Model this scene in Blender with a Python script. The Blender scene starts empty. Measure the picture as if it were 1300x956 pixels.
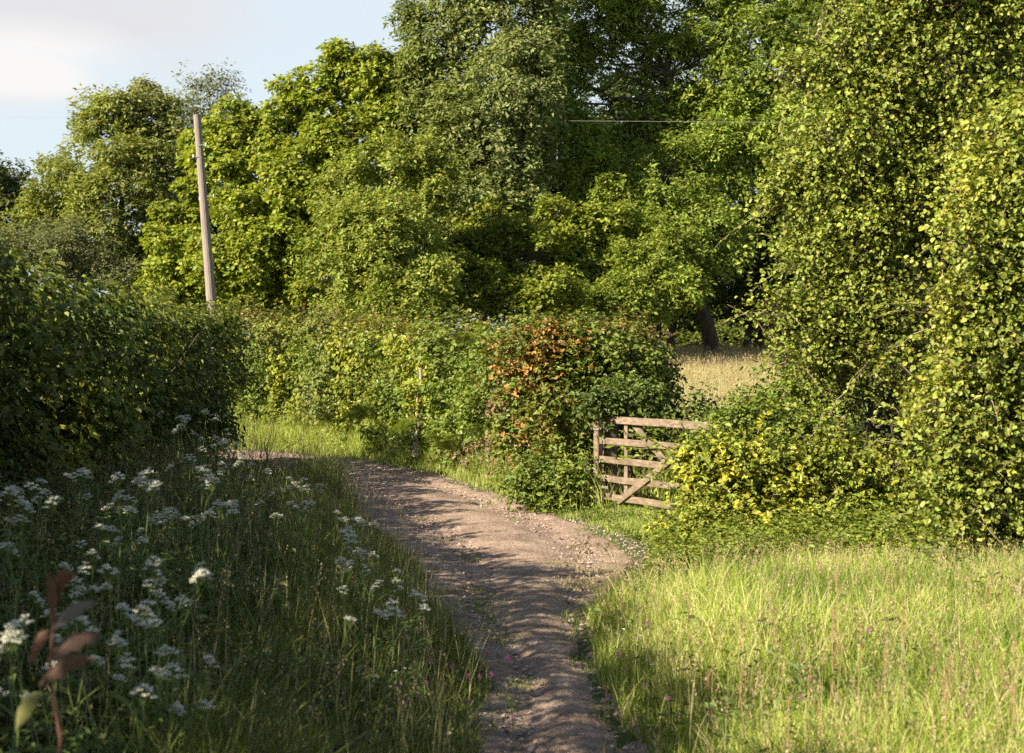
import bpy, math
import numpy as np

C = bpy.context.scene.collection
F = 1805.0
HZ = 470.0
EYE = 1.9
rng = np.random.default_rng(7)

def W(px, py, d):
    """a point at distance d ahead of the camera from its place in the photo"""
    return np.array([(px - 650.0) / F * d, d, EYE - (py - HZ) / F * d])

# ------------------------------------------------------------------ numpy helpers
def unit(v):
    return v / np.maximum(np.linalg.norm(v, axis=-1, keepdims=True), 1e-9)

def _hash(ix, iy, iz, seed):
    h = (ix * 374761393 + iy * 668265263 + iz * 2147483647 + seed * 974634777) & 0xFFFFFFFF
    h = ((h ^ (h >> 13)) * 1274126177) & 0xFFFFFFFF
    h = h ^ (h >> 16)
    return (h & 0xFFFF) / 65535.0

def vnoise(p, seed=0):
    """value noise in 0..1 of an (n,3) array"""
    p = np.asarray(p, dtype=np.float64)
    i = np.floor(p).astype(np.int64); f = p - i
    f = f * f * (3 - 2 * f)
    out = 0
    for dx in (0, 1):
        wx = f[:, 0] if dx else 1 - f[:, 0]
        for dy in (0, 1):
            wy = f[:, 1] if dy else 1 - f[:, 1]
            for dz in (0, 1):
                wz = f[:, 2] if dz else 1 - f[:, 2]
                out = out + wx * wy * wz * _hash(i[:, 0] + dx, i[:, 1] + dy, i[:, 2] + dz, seed)
    return out

def fbm(p, seed=0, oct=3):
    a, s, t = 1.0, 0.0, 0.0
    for k in range(oct):
        s = s + a * vnoise(p * 2 ** k, seed + k); t += a; a *= 0.5
    return s / t

def xy3(x, y, k=1.0):
    x = np.atleast_1d(np.asarray(x, float)); y = np.atleast_1d(np.asarray(y, float))
    return np.stack([x * k, y * k, np.zeros_like(x)], 1)

def smooth(a, b, x):
    t = np.clip((x - a) / (b - a), 0, 1)
    return t * t * (3 - 2 * t)

# ------------------------------------------------------------------ the lane and the lie of the land
LANE = np.array([[0.9, -6], [0.5, 2], [0.38, 6], [0.3, 8.6], [0.2, 9.8], [0.15, 11], [0.22, 12.7], [0.12, 14.9],
                 [-0.35, 17.6], [-1.05, 20.5], [-2.15, 25], [-3.9, 29], [-6.2, 32.3], [-9.5, 34.5], [-15, 36.5], [-26, 39]])
HALF_L = np.array([0.6, 0.6, 0.55, 0.46, 0.55, 0.75, 1.0, 1.3, 1.45, 1.45, 1.25, 1.0, 1.05, 1.05, 1.05, 1.05])
HALF_R = np.array([0.6, 0.5, 0.36, 0.22, 0.32, 0.45, 0.85, 1.22, 1.2, 1.05, 0.98, 1.0, 1.05, 1.05, 1.05, 1.05])
_seg = np.linalg.norm(np.diff(LANE, axis=0), axis=1)
LS = np.concatenate([[0], np.cumsum(_seg)])
def _dense():
    s = np.linspace(0, LS[-1], 420)
    k = np.ones(9) / 9
    x = np.interp(s, LS, LANE[:, 0]); y = np.interp(s, LS, LANE[:, 1])
    xp = np.pad(x, 4, mode='edge'); yp = np.pad(y, 4, mode='edge')
    return s, np.convolve(xp, k, 'valid'), np.convolve(yp, k, 'valid'), np.interp(s, LS, HALF_L), np.interp(s, LS, HALF_R)
DS, DX, DY, DL, DR = _dense()
_t = np.stack([np.gradient(DX), np.gradient(DY)], 1); _t /= np.linalg.norm(_t, axis=1, keepdims=True)

def lane_side(x, y):
    """signed distance beyond the lane's edge; side: +1 right, -1 left; negative distance inside the lane"""
    x = np.atleast_1d(np.asarray(x, float)); y = np.atleast_1d(np.asarray(y, float))
    dist = np.empty(len(x)); side = np.empty(len(x))
    for a in range(0, len(x), 20000):
        xx = x[a:a + 20000, None]; yy = y[a:a + 20000, None]
        d2 = (xx - DX[None]) ** 2 + (yy - DY[None]) ** 2
        j = np.argmin(d2, 1)
        vx = x[a:a + 20000] - DX[j]; vy = y[a:a + 20000] - DY[j]
        lat = vx * _t[j, 1] - vy * _t[j, 0]
        sd = np.where(lat >= 0, 1.0, -1.0)
        dd = np.sqrt(d2[np.arange(len(j)), j])
        dist[a:a + 20000] = dd - np.where(sd > 0, DR[j], DL[j]); side[a:a + 20000] = sd
    return dist, side

def base_ground(x, y):
    x = np.atleast_1d(np.asarray(x, float)); y = np.atleast_1d(np.asarray(y, float))
    d, s = lane_side(x, y)
    z = np.where(s < 0, 0.42 * smooth(0.1, 2.6, d), 0.14 * smooth(0.1, 1.2, d) + 0.05 * smooth(1.5, 5, d))
    far = smooth(3.0, 9.0, d)
    z = z + far * 0.056 * np.clip(y - 20, 0, 70)
    z = z + 0.06 * (fbm(xy3(x, y, 0.8), 3) - 0.5) * smooth(-0.1, 0.6, d)
    z = z + smooth(120, 400, y) * 6
    return z
def ground(x, y):
    r = base_ground(x, y)
    return r if np.ndim(x) else float(r[0])

# ------------------------------------------------------------------ mesh building
def link(name, me, mat=None, parent=None):
    o = bpy.data.objects.new(name, me); C.objects.link(o)
    if mat is not None and me is not None: me.materials.append(mat)
    if parent is not None: o.parent = parent
    return o

def mesh_np(name, V, faces, col=None, smooth_shade=False):
    """V (n,3); faces: list of (m,k) index arrays; col (n,3)"""
    me = bpy.data.meshes.new(name)
    V = np.ascontiguousarray(V, dtype=np.float32)
    me.vertices.add(len(V)); me.vertices.foreach_set('co', V.ravel())
    faces = [np.asarray(f, dtype=np.int32) for f in faces if len(f)]
    nl = sum(f.size for f in faces); nf = sum(len(f) for f in faces)
    me.loops.add(nl); me.polygons.add(nf)
    me.loops.foreach_set('vertex_index', np.concatenate([f.ravel() for f in faces]))
    st = []; off = 0
    for f in faces:
        st.append(off + np.arange(len(f)) * f.shape[1]); off += f.size
    me.polygons.foreach_set('loop_start', np.concatenate(st).astype(np.int32))
    if smooth_shade:
        me.polygons.foreach_set('use_smooth', np.ones(nf, dtype=bool))
    else:
        me.polygons.foreach_set('use_smooth', np.zeros(nf, dtype=bool))
    me.update(calc_edges=True)
    if col is not None:
        a = me.color_attributes.new('tint', 'FLOAT_COLOR', 'POINT')
        c = np.ones((len(V), 4), dtype=np.float32); c[:, :3] = np.clip(col, 0, 1)
        a.data.foreach_set('color', c.ravel())
    return me

class Bag:
    """collects pieces of geometry into one mesh"""
    def __init__(s): s.V = []; s.F = {}; s.c = []; s.n = 0
    def add(s, V, faces, col=None):
        V = np.asarray(V, float)
        s.V.append(V)
        for f in faces:
            f = np.asarray(f)
            if len(f): s.F.setdefault(f.shape[1], []).append(f + s.n)
        if col is None: col = (0.1, 0.1, 0.1)
        col = np.asarray(col, float)
        s.c.append(np.broadcast_to(col, V.shape) if col.ndim == 1 else col)
        s.n += len(V)
    def build(s, name, mat, parent=None, smooth_shade=False):
        if not s.V: return None
        me = mesh_np(name, np.concatenate(s.V), [np.concatenate(v) for v in s.F.values()], np.concatenate(s.c), smooth_shade)
        return link(name, me, mat, parent)

def rand_unit(n, r=None):
    r = r or rng
    return unit(r.normal(size=(n, 3)))

def leaves(bag, P, A, N, L, Wd, col, kind='quad', fold=0.12):
    """one leaf at each P, along axis A with face normal N"""
    n = len(P)
    if n == 0: return
    L = np.broadcast_to(L, (n,))[:, None]; Wd = np.broadcast_to(Wd, (n,))[:, None]
    A = unit(A); T = unit(A - (A * N).sum(1, keepdims=True) * N * 0.85)
    B = unit(np.cross(N, T)); Nn = np.cross(T, B)
    if kind == 'quad':
        v = np.stack([P, P + T * L * .45 + B * Wd * .5 + Nn * L * fold, P + T * L, P + T * L * .45 - B * Wd * .5 + Nn * L * fold * .3], 1)
        k = 4; f = [np.arange(n * 4).reshape(n, 4)]
    elif kind == 'round':     # broad leaf, folded along its midrib
        v = np.stack([P, P + T * L * .28 + B * Wd * .5 + Nn * L * fold, P + T * L * .72 + B * Wd * .42 + Nn * L * fold,
                      P + T * L - Nn * L * fold * .8, P + T * L * .72 - B * Wd * .42 + Nn * L * fold, P + T * L * .28 - B * Wd * .5 + Nn * L * fold], 1)
        k = 6; b = np.arange(n)[:, None] * 6
        f = [np.concatenate([b + np.array([[0, 1, 2, 3]]), b + np.array([[0, 3, 4, 5]])])]
    elif kind == 'lance':     # long narrow leaf in two bent pieces
        v = np.stack([P, P + T * L * .4 + B * Wd * .5 + Nn * L * .04, P + T * L * .4 - B * Wd * .5 + Nn * L * .04, P + T * L - Nn * L * .12], 1)
        k = 4; b = np.arange(n)[:, None] * 4
        f = [np.concatenate([b + np.array([[0, 1, 2]]), b + np.array([[1, 3, 2]])])]
    c = np.repeat(np.broadcast_to(col, (n, 3)), k, axis=0)
    bag.add(v.reshape(-1, 3), f, c)

def sprigs(bag, P, D, length, k, size, width, base, rnd, kind='quad', spread=0.8, upbias=0.7, outN=None, jit=0.25, trifol=False, tipcol=None, tipfrac=0.0, bag_twig=None, twig_r=0.004, twigcol=(0.06, 0.045, 0.035)):
    """k leaves along each short twig that starts at P and runs along D"""
    n = len(P)
    if n == 0: return
    D = unit(D); length = np.broadcast_to(length, (n,))
    side = unit(np.cross(D, rand_unit(n, rnd)))
    side2 = np.cross(D, side)
    base = np.broadcast_to(base, (n, 3))
    bri = rnd.normal(1.0, 0.12, (n, 1))
    for j in range(k):
        t = (j + 0.6) / k
        a = j * 2.4
        s = math.cos(a) * side + math.sin(a) * side2
        Pj = P + D * (length * t)[:, None] - np.array([0, 0, 1]) * (length * t * t * 0.25)[:, None] + rand_unit(n, rnd) * (length * jit * rnd.random(n))[:, None]
        A = D * 0.45 + s * spread + rand_unit(n, rnd) * 0.35 - np.array([0, 0, 0.25])
        O = outN if outN is not None else D
        N = unit(O * (1 - upbias) + np.array([0, 0, 1]) * upbias + rand_unit(n, rnd) * (0.85 if size < .055 else 0.55))
        sz = size * rnd.uniform(0.5, 1.3, n)
        c = base * bri * rnd.normal(1, 0.13, (n, 1))
        c[:, 0] *= rnd.normal(1.02, .10, n); c[:, 2] *= 1.12
        if tipcol is not None and t > 1 - tipfrac:
            m = rnd.random((n, 1)) * np.asarray(tipcol[3] if len(tipcol) > 3 else 1.0)
            c = c * (1 - m) + np.asarray(tipcol[:3]) * m
        if trifol:
            for q in (-1, 0, 1):
                A2 = unit(A) + np.cross(N, unit(A)) * q * 1.1
                leaves(bag, Pj, A2, unit(N + rand_unit(n, rnd) * .15), sz * (0.85 if q else 1.0), sz * width, c, kind)
        else:
            leaves(bag, Pj, A, N, sz, sz * width, c, kind)
    if bag_twig is not None:
        B1 = side * twig_r; B2 = side2 * twig_r
        E = P + D * length[:, None] * 0.9 - np.array([0, 0, 1]) * (length * 0.2)[:, None]
        S = P - D * length[:, None] * 0.5
        v = np.stack([S + B1, S - B1 * .5 + B2 * .87, S - B1 * .5 - B2 * .87, E], 1).reshape(-1, 3)
        b = np.arange(n)[:, None] * 4
        bag_twig.add(v, [np.concatenate([b + np.array([[0, 1, 3]]), b + np.array([[1, 2, 3]]), b + np.array([[2, 0, 3]])])], twigcol)

def tube(bag, pts, rad, sides=6, col=(0.08, 0.06, 0.045), cap=True):
    pts = np.asarray(pts, float); m = len(pts)
    rad = np.broadcast_to(rad, (m,)) if np.ndim(rad) else np.full(m, rad)
    T = unit(np.gradient(pts, axis=0))
    ref = np.array([0.0, 0, 1]) if abs(T[0, 2]) < 0.9 else np.array([1.0, 0, 0])
    a = unit(np.cross(T, ref)); b = np.cross(T, a)
    th = np.linspace(0, 2 * math.pi, sides, endpoint=False)
    v = pts[:, None] + (a[:, None] * np.cos(th)[None, :, None] + b[:, None] * np.sin(th)[None, :, None]) * rad[:, None, None]
    f = []
    for i in range(m - 1):
        for j in range(sides):
            q = (j + 1) % sides
            f.append((i * sides + j, i * sides + q, (i + 1) * sides + q, (i + 1) * sides + j))
    fs = [np.array(f)]
    bag.add(v.reshape(-1, 3), fs, col)
    if cap and sides > 2:
        bag.add(v[-1], [np.arange(sides)[None]], col); bag.add(v[0], [np.arange(sides)[::-1][None]], col)

def bent(p0, p1, n=6, wob=0.08, sag=0.0, r=None):
    r = r or rng
    p0 = np.asarray(p0, float); p1 = np.asarray(p1, float)
    t = np.linspace(0, 1, n)[:, None]
    L = np.linalg.norm(p1 - p0)
    w = r.normal(size=(n, 3)) * wob * L * (np.sin(math.pi * t))
    w[:, 2] -= sag * L * np.sin(math.pi * t[:, 0])
    return p0 + (p1 - p0) * t + w

def empty(name, loc=(0, 0, 0)):
    o = bpy.data.objects.new(name, None); C.objects.link(o); o.location = tuple(float(v) for v in loc); o.empty_display_size = 0.2
    return o

def tag(o, label=None, cat=None, group=None, kind=None):
    if label: o['label'] = label
    if cat: o['category'] = cat
    if group: o['group'] = group
    if kind: o['kind'] = kind
    return o

def bpoint(o, loc):     # child built in world coordinates under an Empty at loc
    o.matrix_parent_inverse.identity(); o.location = tuple(-float(v) for v in loc)

def copy_tree(o, loc, rz, sc):
    r = o.copy(); C.objects.link(r); r.location = loc; r.rotation_euler = (0, 0, rz); r.scale = (sc, sc, sc)
    for ch in list(o.children):
        c = ch.copy(); C.objects.link(c); c.parent = r
    return r

# ------------------------------------------------------------------ materials
def mat(name):
    m = bpy.data.materials.new(name); m.use_nodes = True
    nt = m.node_tree; nt.nodes.clear()
    out = nt.nodes.new('ShaderNodeOutputMaterial')
    return m, nt, out

def leaf_mat(name, trans=0.35, rough=0.42, spec=0.5, tint=(1.12, 1.15, 0.6)):
    m, nt, out = mat(name)
    at = nt.nodes.new('ShaderNodeVertexColor'); at.layer_name = 'tint'
    p = nt.nodes.new('ShaderNodeBsdfPrincipled'); p.inputs['Roughness'].default_value = rough
    p.inputs['Specular IOR Level'].default_value = spec
    nt.links.new(at.outputs[0], p.inputs['Base Color'])
    if trans > 0:
        tr = nt.nodes.new('ShaderNodeBsdfTranslucent')
        mx = nt.nodes.new('ShaderNodeMix'); mx.data_type = 'RGBA'; mx.blend_type = 'MULTIPLY'; mx.inputs[0].default_value = 1
        nt.links.new(at.outputs[0], mx.inputs[6]); mx.inputs[7].default_value = (*tint, 1)
        nt.links.new(mx.outputs[2], tr.inputs[0])
        ms = nt.nodes.new('ShaderNodeMixShader'); ms.inputs[0].default_value = trans
        nt.links.new(p.outputs[0], ms.inputs[1]); nt.links.new(tr.outputs[0], ms.inputs[2])
        nt.links.new(ms.outputs[0], out.inputs[0])
    else:
        nt.links.new(p.outputs[0], out.inputs[0])
    return m

def noise_node(nt, scale, detail=6, rough=0.6, vec=None):
    n = nt.nodes.new('ShaderNodeTexNoise'); n.inputs['Scale'].default_value = scale
    n.inputs['Detail'].default_value = detail; n.inputs['Roughness'].default_value = rough
    if vec is not None: nt.links.new(vec, n.inputs['Vector'])
    return n

def ramp(nt, src, stops):
    r = nt.nodes.new('ShaderNodeValToRGB'); e = r.color_ramp.elements
    while len(e) < len(stops): e.new(0.5)
    for i, (p, c) in enumerate(stops):
        e[i].position = p; e[i].color = (*c, 1)
    nt.links.new(src, r.inputs[0]); return r

def surf(name, stops, scale, rough=0.9, bump=0.3, bscale=None, stretch=None, dist=0.02, obj=True, second=None):
    m, nt, out = mat(name)
    tc = nt.nodes.new('ShaderNodeTexCoord')
    mp = nt.nodes.new('ShaderNodeMapping'); nt.links.new(tc.outputs['Object'], mp.inputs[0])
    if stretch: mp.inputs['Scale'].default_value = stretch
    n1 = noise_node(nt, scale, 8, 0.65, mp.outputs[0])
    r = ramp(nt, n1.outputs[0], stops)
    col = r.outputs[0]
    if second:
        n3 = noise_node(nt, second[0], 4, 0.6, tc.outputs['Object'])
        r2 = ramp(nt, n3.outputs[0], [(0.45, (0, 0, 0)), (0.62, (1, 1, 1))])
        mx = nt.nodes.new('ShaderNodeMix'); mx.data_type = 'RGBA'
        nt.links.new(r2.outputs[0], mx.inputs[0]); nt.links.new(col, mx.inputs[6]); mx.inputs[7].default_value = (*second[1], 1)
        col = mx.outputs[2]
    p = nt.nodes.new('ShaderNodeBsdfPrincipled'); p.inputs['Roughness'].default_value = rough
    p.inputs['Specular IOR Level'].default_value = 0.25
    nt.links.new(col, p.inputs['Base Color'])
    n2 = noise_node(nt, bscale or scale * 3, 8, 0.7, mp.outputs[0])
    b = nt.nodes.new('ShaderNodeBump'); b.inputs['Strength'].default_value = bump; b.inputs['Distance'].default_value = dist
    nt.links.new(n2.outputs[0], b.inputs['Height']); nt.links.new(b.outputs[0], p.inputs['Normal'])
    nt.links.new(p.outputs[0], out.inputs[0])
    return m

M_leaf = leaf_mat('tree leaf', 0.38, 0.6, 0.2)
M_glossy = leaf_mat('hedge leaf', 0.30, 0.5, 0.35)
M_grass = leaf_mat('grass blade', 0.42, 0.55, 0.3, (1.15, 1.1, 0.6))
M_petal = leaf_mat('white petal', 0.3, 0.7, 0.2, (1, 1, 1))
M_bark = surf('bark', [(0.3, (0.035, 0.027, 0.02)), (0.7, (0.12, 0.095, 0.07))], 6, 0.95, 0.8, 30, (1, 1, 0.25))
M_twig = surf('twig bark', [(0.3, (0.10, 0.075, 0.055)), (0.7, (0.28, 0.22, 0.17))], 12, 0.9, 0.3, 40)
M_pale = surf('pale weathered trunk', [(0.3, (0.16, 0.13, 0.1)), (0.7, (0.45, 0.4, 0.33))], 9, 0.95, 0.8, 30, (1, 1, 0.2))
M_wood = surf('weathered gate wood', [(0.25, (0.05, 0.034, 0.023)), (0.48, (0.18, 0.132, 0.096)), (0.8, (0.32, 0.258, 0.20))], 9, 0.88, 0.8, 60, (1, 1, 4), 0.006, second=(4.5, (0.12, 0.095, 0.06)))
M_post = surf('grey weathered post', [(0.25, (0.07, 0.055, 0.045)), (0.75, (0.26, 0.22, 0.19))], 10, 0.9, 0.6, 60, (4, 4, 0.6), 0.005)
M_pole = surf('weathered pole wood', [(0.25, (0.13, 0.105, 0.09)), (0.55, (0.24, 0.205, 0.18)), (0.8, (0.33, 0.29, 0.26))], 7, 0.9, 0.7, 30, (6, 6, 0.35), 0.01)
M_metal = leaf_mat('pale metal', 0, 0.4, 0.6)
M_stem = leaf_mat('plant stem', 0.1, 0.6, 0.3)
M_ground = surf('ground soil and turf', [(0.3, (0.035, 0.04, 0.015)), (0.55, (0.06, 0.075, 0.022)), (0.8, (0.11, 0.115, 0.045))], 0.9, 1.0, 0.8, 9, None, 0.06)
M_stone = leaf_mat('stone', 0, 0.9, 0.2)

def lane_mat():
    m, nt, out = mat('gravel and dried mud')
    tc = nt.nodes.new('ShaderNodeTexCoord')
    n1 = noise_node(nt, 1.6, 9, 0.72, tc.outputs['Object'])
    n2 = noise_node(nt, 26, 8, 0.75, tc.outputs['Object'])
    r1 = ramp(nt, n1.outputs[0], [(0.3, (0.15, 0.105, 0.08)), (0.5, (0.29, 0.215, 0.17)), (0.72, (0.45, 0.355, 0.285))])
    r2 = ramp(nt, n2.outputs[0], [(0.32, (0.4, 0.38, 0.36)), (0.52, (0.95, 0.93, 0.92)), (0.75, (1.35, 1.33, 1.32))])
    mx = nt.nodes.new('ShaderNodeMix'); mx.data_type = 'RGBA'; mx.blend_type = 'MULTIPLY'; mx.inputs[0].default_value = 1
    nt.links.new(r1.outputs[0], mx.inputs[6]); nt.links.new(r2.outputs[0], mx.inputs[7])
    vo = nt.nodes.new('ShaderNodeTexVoronoi'); vo.inputs['Scale'].default_value = 42; nt.links.new(tc.outputs['Object'], vo.inputs['Vector'])
    p = nt.nodes.new('ShaderNodeBsdfPrincipled'); p.inputs['Roughness'].default_value = 0.95; p.inputs['Specular IOR Level'].default_value = 0.15
    nt.links.new(mx.outputs[2], p.inputs['Base Color'])
    b = nt.nodes.new('ShaderNodeBump'); b.inputs['Strength'].default_value = 0.7; b.inputs['Distance'].default_value = 0.02
    b2 = nt.nodes.new('ShaderNodeBump'); b2.inputs['Strength'].default_value = 0.5; b2.inputs['Distance'].default_value = 0.012; b2.invert = True
    nt.links.new(n2.outputs[0], b.inputs['Height']); nt.links.new(vo.outputs['Distance'], b2.inputs['Height'])
    nt.links.new(b.outputs[0], b2.inputs['Normal']); nt.links.new(b2.outputs[0], p.inputs['Normal'])
    nt.links.new(p.outputs[0], out.inputs[0])
    return m
M_lane = lane_mat()

# ------------------------------------------------------------------ ground and lane
def grid_mesh(xs, ys, zf):
    X, Y = np.meshgrid(xs, ys)
    V = np.stack([X.ravel(), Y.ravel(), zf(X.ravel(), Y.ravel())], 1)
    nx = len(xs); ny = len(ys)
    i = (np.arange(ny - 1)[:, None] * nx + np.arange(nx - 1)[None]).ravel()
    return V, [np.stack([i, i + 1, i + nx + 1, i + nx], 1)]
xs = np.concatenate([np.linspace(-900, -60, 15)[:-1], np.linspace(-60, -12, 33)[:-1], np.linspace(-12, 9, 176)[:-1], np.linspace(9, 60, 35)[:-1], np.linspace(60, 900, 15)])
ys = np.concatenate([np.linspace(-200, -8, 12)[:-1], np.linspace(-8, 42, 380)[:-1], np.linspace(42, 120, 50)[:-1], np.linspace(120, 1500, 22)])
def gz(x, y):
    d, s = lane_side(x, y)
    return base_ground(x, y) - 0.09 * (1 - smooth(-0.35, -0.05, d))
V, Fc = grid_mesh(xs, ys, gz)
tag(link('ground', mesh_np('ground', V, Fc, None, True), M_ground), kind='structure')

nS = 1500; nT = 56
s_ = np.linspace(0, LS[-1], nS)
cx = np.interp(s_, DS, DX); cy = np.interp(s_, DS, DY)
tx = np.interp(s_, DS, _t[:, 0]); ty = np.interp(s_, DS, _t[:, 1])
hl = np.interp(s_, DS, DL) + 0.10 + 0.34 * (fbm(xy3(s_ * 1.1, s_ * 0), 31) - 0.5) ; hr = np.interp(s_, DS, DR) + 0.10 + 0.6 * (fbm(xy3(s_ * 1.1, s_ * 0 + 9), 37) - 0.5)
u = np.linspace(-1, 1, nT)
off = np.where(u[None] < 0, u[None] * hl[:, None], u[None] * hr[:, None])
LX = (cx[:, None] + ty[:, None] * off).ravel(); LY = (cy[:, None] - tx[:, None] * off).ravel()
q = xy3(LX, LY)
rel = 0.012 * (fbm(q * 1.2, 5) - .5) + 0.004 * (vnoise(q * 14, 8) - .5) + 0.016 * (vnoise(q * 34, 12) - .5) + 0.010 * (vnoise(q * 70, 15) - .5)
uu = np.tile(u, nS)
rut = -0.028 * (np.exp(-((uu - .5) / .16) ** 2) + np.exp(-((uu + .45) / .16) ** 2)) + 0.02 * np.exp(-(uu / .2) ** 2)
edge = -0.16 * smooth(0.9, 1.0, np.abs(uu))
LZ = 0.012 + rel + rut + edge
i = (np.arange(nS - 1)[:, None] * nT + np.arange(nT - 1)[None]).ravel()
lane = link('track', mesh_np('track', np.stack([LX, LY, LZ], 1), [np.stack([i, i + 1, i + nT + 1, i + nT], 1)], None, True), M_lane)
tag(lane, kind='structure')

def stones(n, y0, y1, smin, smax, name, dmax=0.25, power=2.0):
    bag = Bag()
    y = rng.uniform(y0, y1, n * 2); x = np.interp(y, DY[:330], DX[:330]) + rng.uniform(-1.9, 2.1, n * 2)
    d, s = lane_side(x, y); k = (d < dmax) & ((d > -0.5) | (rng.random(len(d)) < 0.6)); x, y, d = x[k], y[k], d[k]
    n = len(x)
    r = smin + (smax - smin) * rng.random(n) ** power
    z = np.maximum(base_ground(x, y) * (d > 0), 0) + r * 0.1
    O = np.array([[1, 0, 0], [0.3, .95, 0], [-.8, .6, 0], [-.8, -.6, 0], [.3, -.95, 0], [0.1, 0.05, .8], [0, 0, -.6]])
    v = O[None] * r[:, None, None] * rng.uniform(0.65, 1.3, (n, 7, 3))
    a = rng.random(n) * 6.28; ca, sa = np.cos(a)[:, None], np.sin(a)[:, None]
    vx = v[:, :, 0] * ca - v[:, :, 1] * sa; vy = v[:, :, 0] * sa + v[:, :, 1] * ca
    v = np.stack([vx + x[:, None], vy + y[:, None], v[:, :, 2] * .8 + z[:, None]], 2)
    fi = [[0, 1, 5], [1, 2, 5], [2, 3, 5], [3, 4, 5], [4, 0, 5], [1, 0, 6], [2, 1, 6], [3, 2, 6], [4, 3, 6], [0, 4, 6]]
    b = np.arange(n)[:, None] * 7
    c = np.array([0.27, 0.21, 0.175]) * rng.uniform(0.45, 1.55, (n, 1)) * rng.normal(1, .05, (n, 3))
    bag.add(v.reshape(-1, 3), [np.concatenate([b + np.array([f]) for f in fi])], np.repeat(c, 7, 0))
    return bag.build(name, M_stone)
tag(stones(26000, 5, 30, 0.004, 0.024, 'gravel', 0.3, 3.0), 'loose gravel and small stones over the dry lane', 'gravel', kind='stuff')

# ------------------------------------------------------------------ foliage makers
def in_view(P, m=60):
    px = 650 + P[:, 0] / P[:, 1] * F; py = HZ - (P[:, 2] - EYE) / P[:, 1] * F
    return (P[:, 1] > 1) & (px > -m) & (px < 1300 + m) & (py > -m) & (py < 956 + m)

def lobes_w(spec, depth_ratio=0.8):
    """spec: (px, py, radius px, distance) -> world centres and radii"""
    out = []
    for px, py, r, d in spec:
        out.append((W(px, py, d), np.array([r / F * d, r / F * d * depth_ratio, r / F * d])))
    return out

CR_D, CR_S = 3.3, 1.18
def crown(bag, lobes, rnd, sub=0.34, subn=16, dens=26, k=7, slen=0.35, size=0.15, width=0.6, col=(0.1, .14, .02), kind='quad',
          flat=0.7, upb=0.6, rag=0.25, back=0.35, colvar=0.18, hue=None, limbs=None, huefn=None, trifol=False, tipcol=None, tipfrac=0, bag_twig=None, loose=0.0, gap=0.0, under=0.5):
    subs = []
    for c, r in lobes:
        n = max(5, int(subn * rnd.uniform(.8, 1.2)))
        d = rand_unit(n * 3, rnd)
        keep = ~((d[:, 1] > 0.35) & (rnd.random(len(d)) > back)) & ~((d[:, 2] < -0.45) & (rnd.random(len(d)) > under))
        d = d[keep][:n]
        rr = rnd.uniform(0.6, 1.0, len(d))[:, None]
        cs = c + d * r * rr
        rs = (r.mean() * sub * rnd.uniform(0.6, 1.35, len(d)))
        for a_, b_ in zip(cs, rs): subs.append((a_, b_, c))
        subs.append((c, r.mean() * 0.6, c))
    SC = np.array([s[0] for s in subs]); SR = np.array([s[1] for s in subs]); LC = np.array([s[2] for s in subs])
    area = 4 * math.pi * SR ** 2 * flat
    near = LC[:, 1] < 30
    cnt = np.maximum(6, (area * dens * np.where(near, 2.3, CR_D)).astype(int)); size = size * (1.0 if near[0] else CR_S)
    idx = np.repeat(np.arange(len(SC)), cnt)
    d = rand_unit(len(idx), rnd)
    keep = ~((d[:, 1] > 0.3) & (rnd.random(len(d)) > 0.4)) & ~((d[:, 2] < -0.3) & (rnd.random(len(d)) > 0.45))
    d = d[keep]; idx = idx[keep]
    rr = SR[idx] * (1 - 0.5 * rnd.random(len(idx)) ** 2) * (1 + loose * rnd.exponential(1, len(idx)))
    sc = np.array([1, 1, flat])
    P = SC[idx] + d * sc * rr[:, None]
    P += (np.stack([vnoise(P * 1.3 + 7.1 * q, 11 + q) for q in range(3)], 1) - .5) * rag * 2 * SR[idx][:, None]
    # drop points buried deep in other sub-clumps
    deep = np.zeros(len(P), int)
    for a in range(0, len(P), 8000):
        q = P[a:a + 8000]
        dd = np.linalg.norm((q[:, None] - SC[None]) / sc, axis=2) / SR[None]
        deep[a:a + 8000] = (dd < 0.62).sum(1)
    keep = (deep == 0) | ((deep == 1) & (rnd.random(len(P)) < 0.3))
    if gap > 0: keep &= vnoise(P * 0.9, 77) > gap
    P = P[keep]; d = d[keep]; idx = idx[keep]
    out = unit(d + 0.5 * unit(P - LC[idx]))
    D = unit(out * 0.9 + rand_unit(len(P), rnd) * 0.55 + np.array([0, 0, .12]))
    base = np.asarray(col) * (1 + colvar * (2 * vnoise(P * 0.5, 51)[:, None] - 1)) * rnd.normal(1, .06, (len(SC), 1))[idx]
    if not near[0]: base = base * 1.12
    if hue is not None:      # some clumps of another leaf colour
        m = smooth(0.5, 0.75, vnoise(P * hue[1], 91) + (huefn(P) if huefn else 0))[:, None] * hue[2]
        if huefn: m = m * (rnd.random((len(P), 1)) < .6)
        base = base * (1 - m) + np.asarray(hue[0]) * m
    sprigs(bag, P, D, slen * rnd.uniform(.6, 1.3, len(P)), k, size, width, base, rnd, kind, 0.8, upb, out, 0.35, trifol, tipcol, tipfrac, bag_twig)
    return SC, SR, LC

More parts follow.
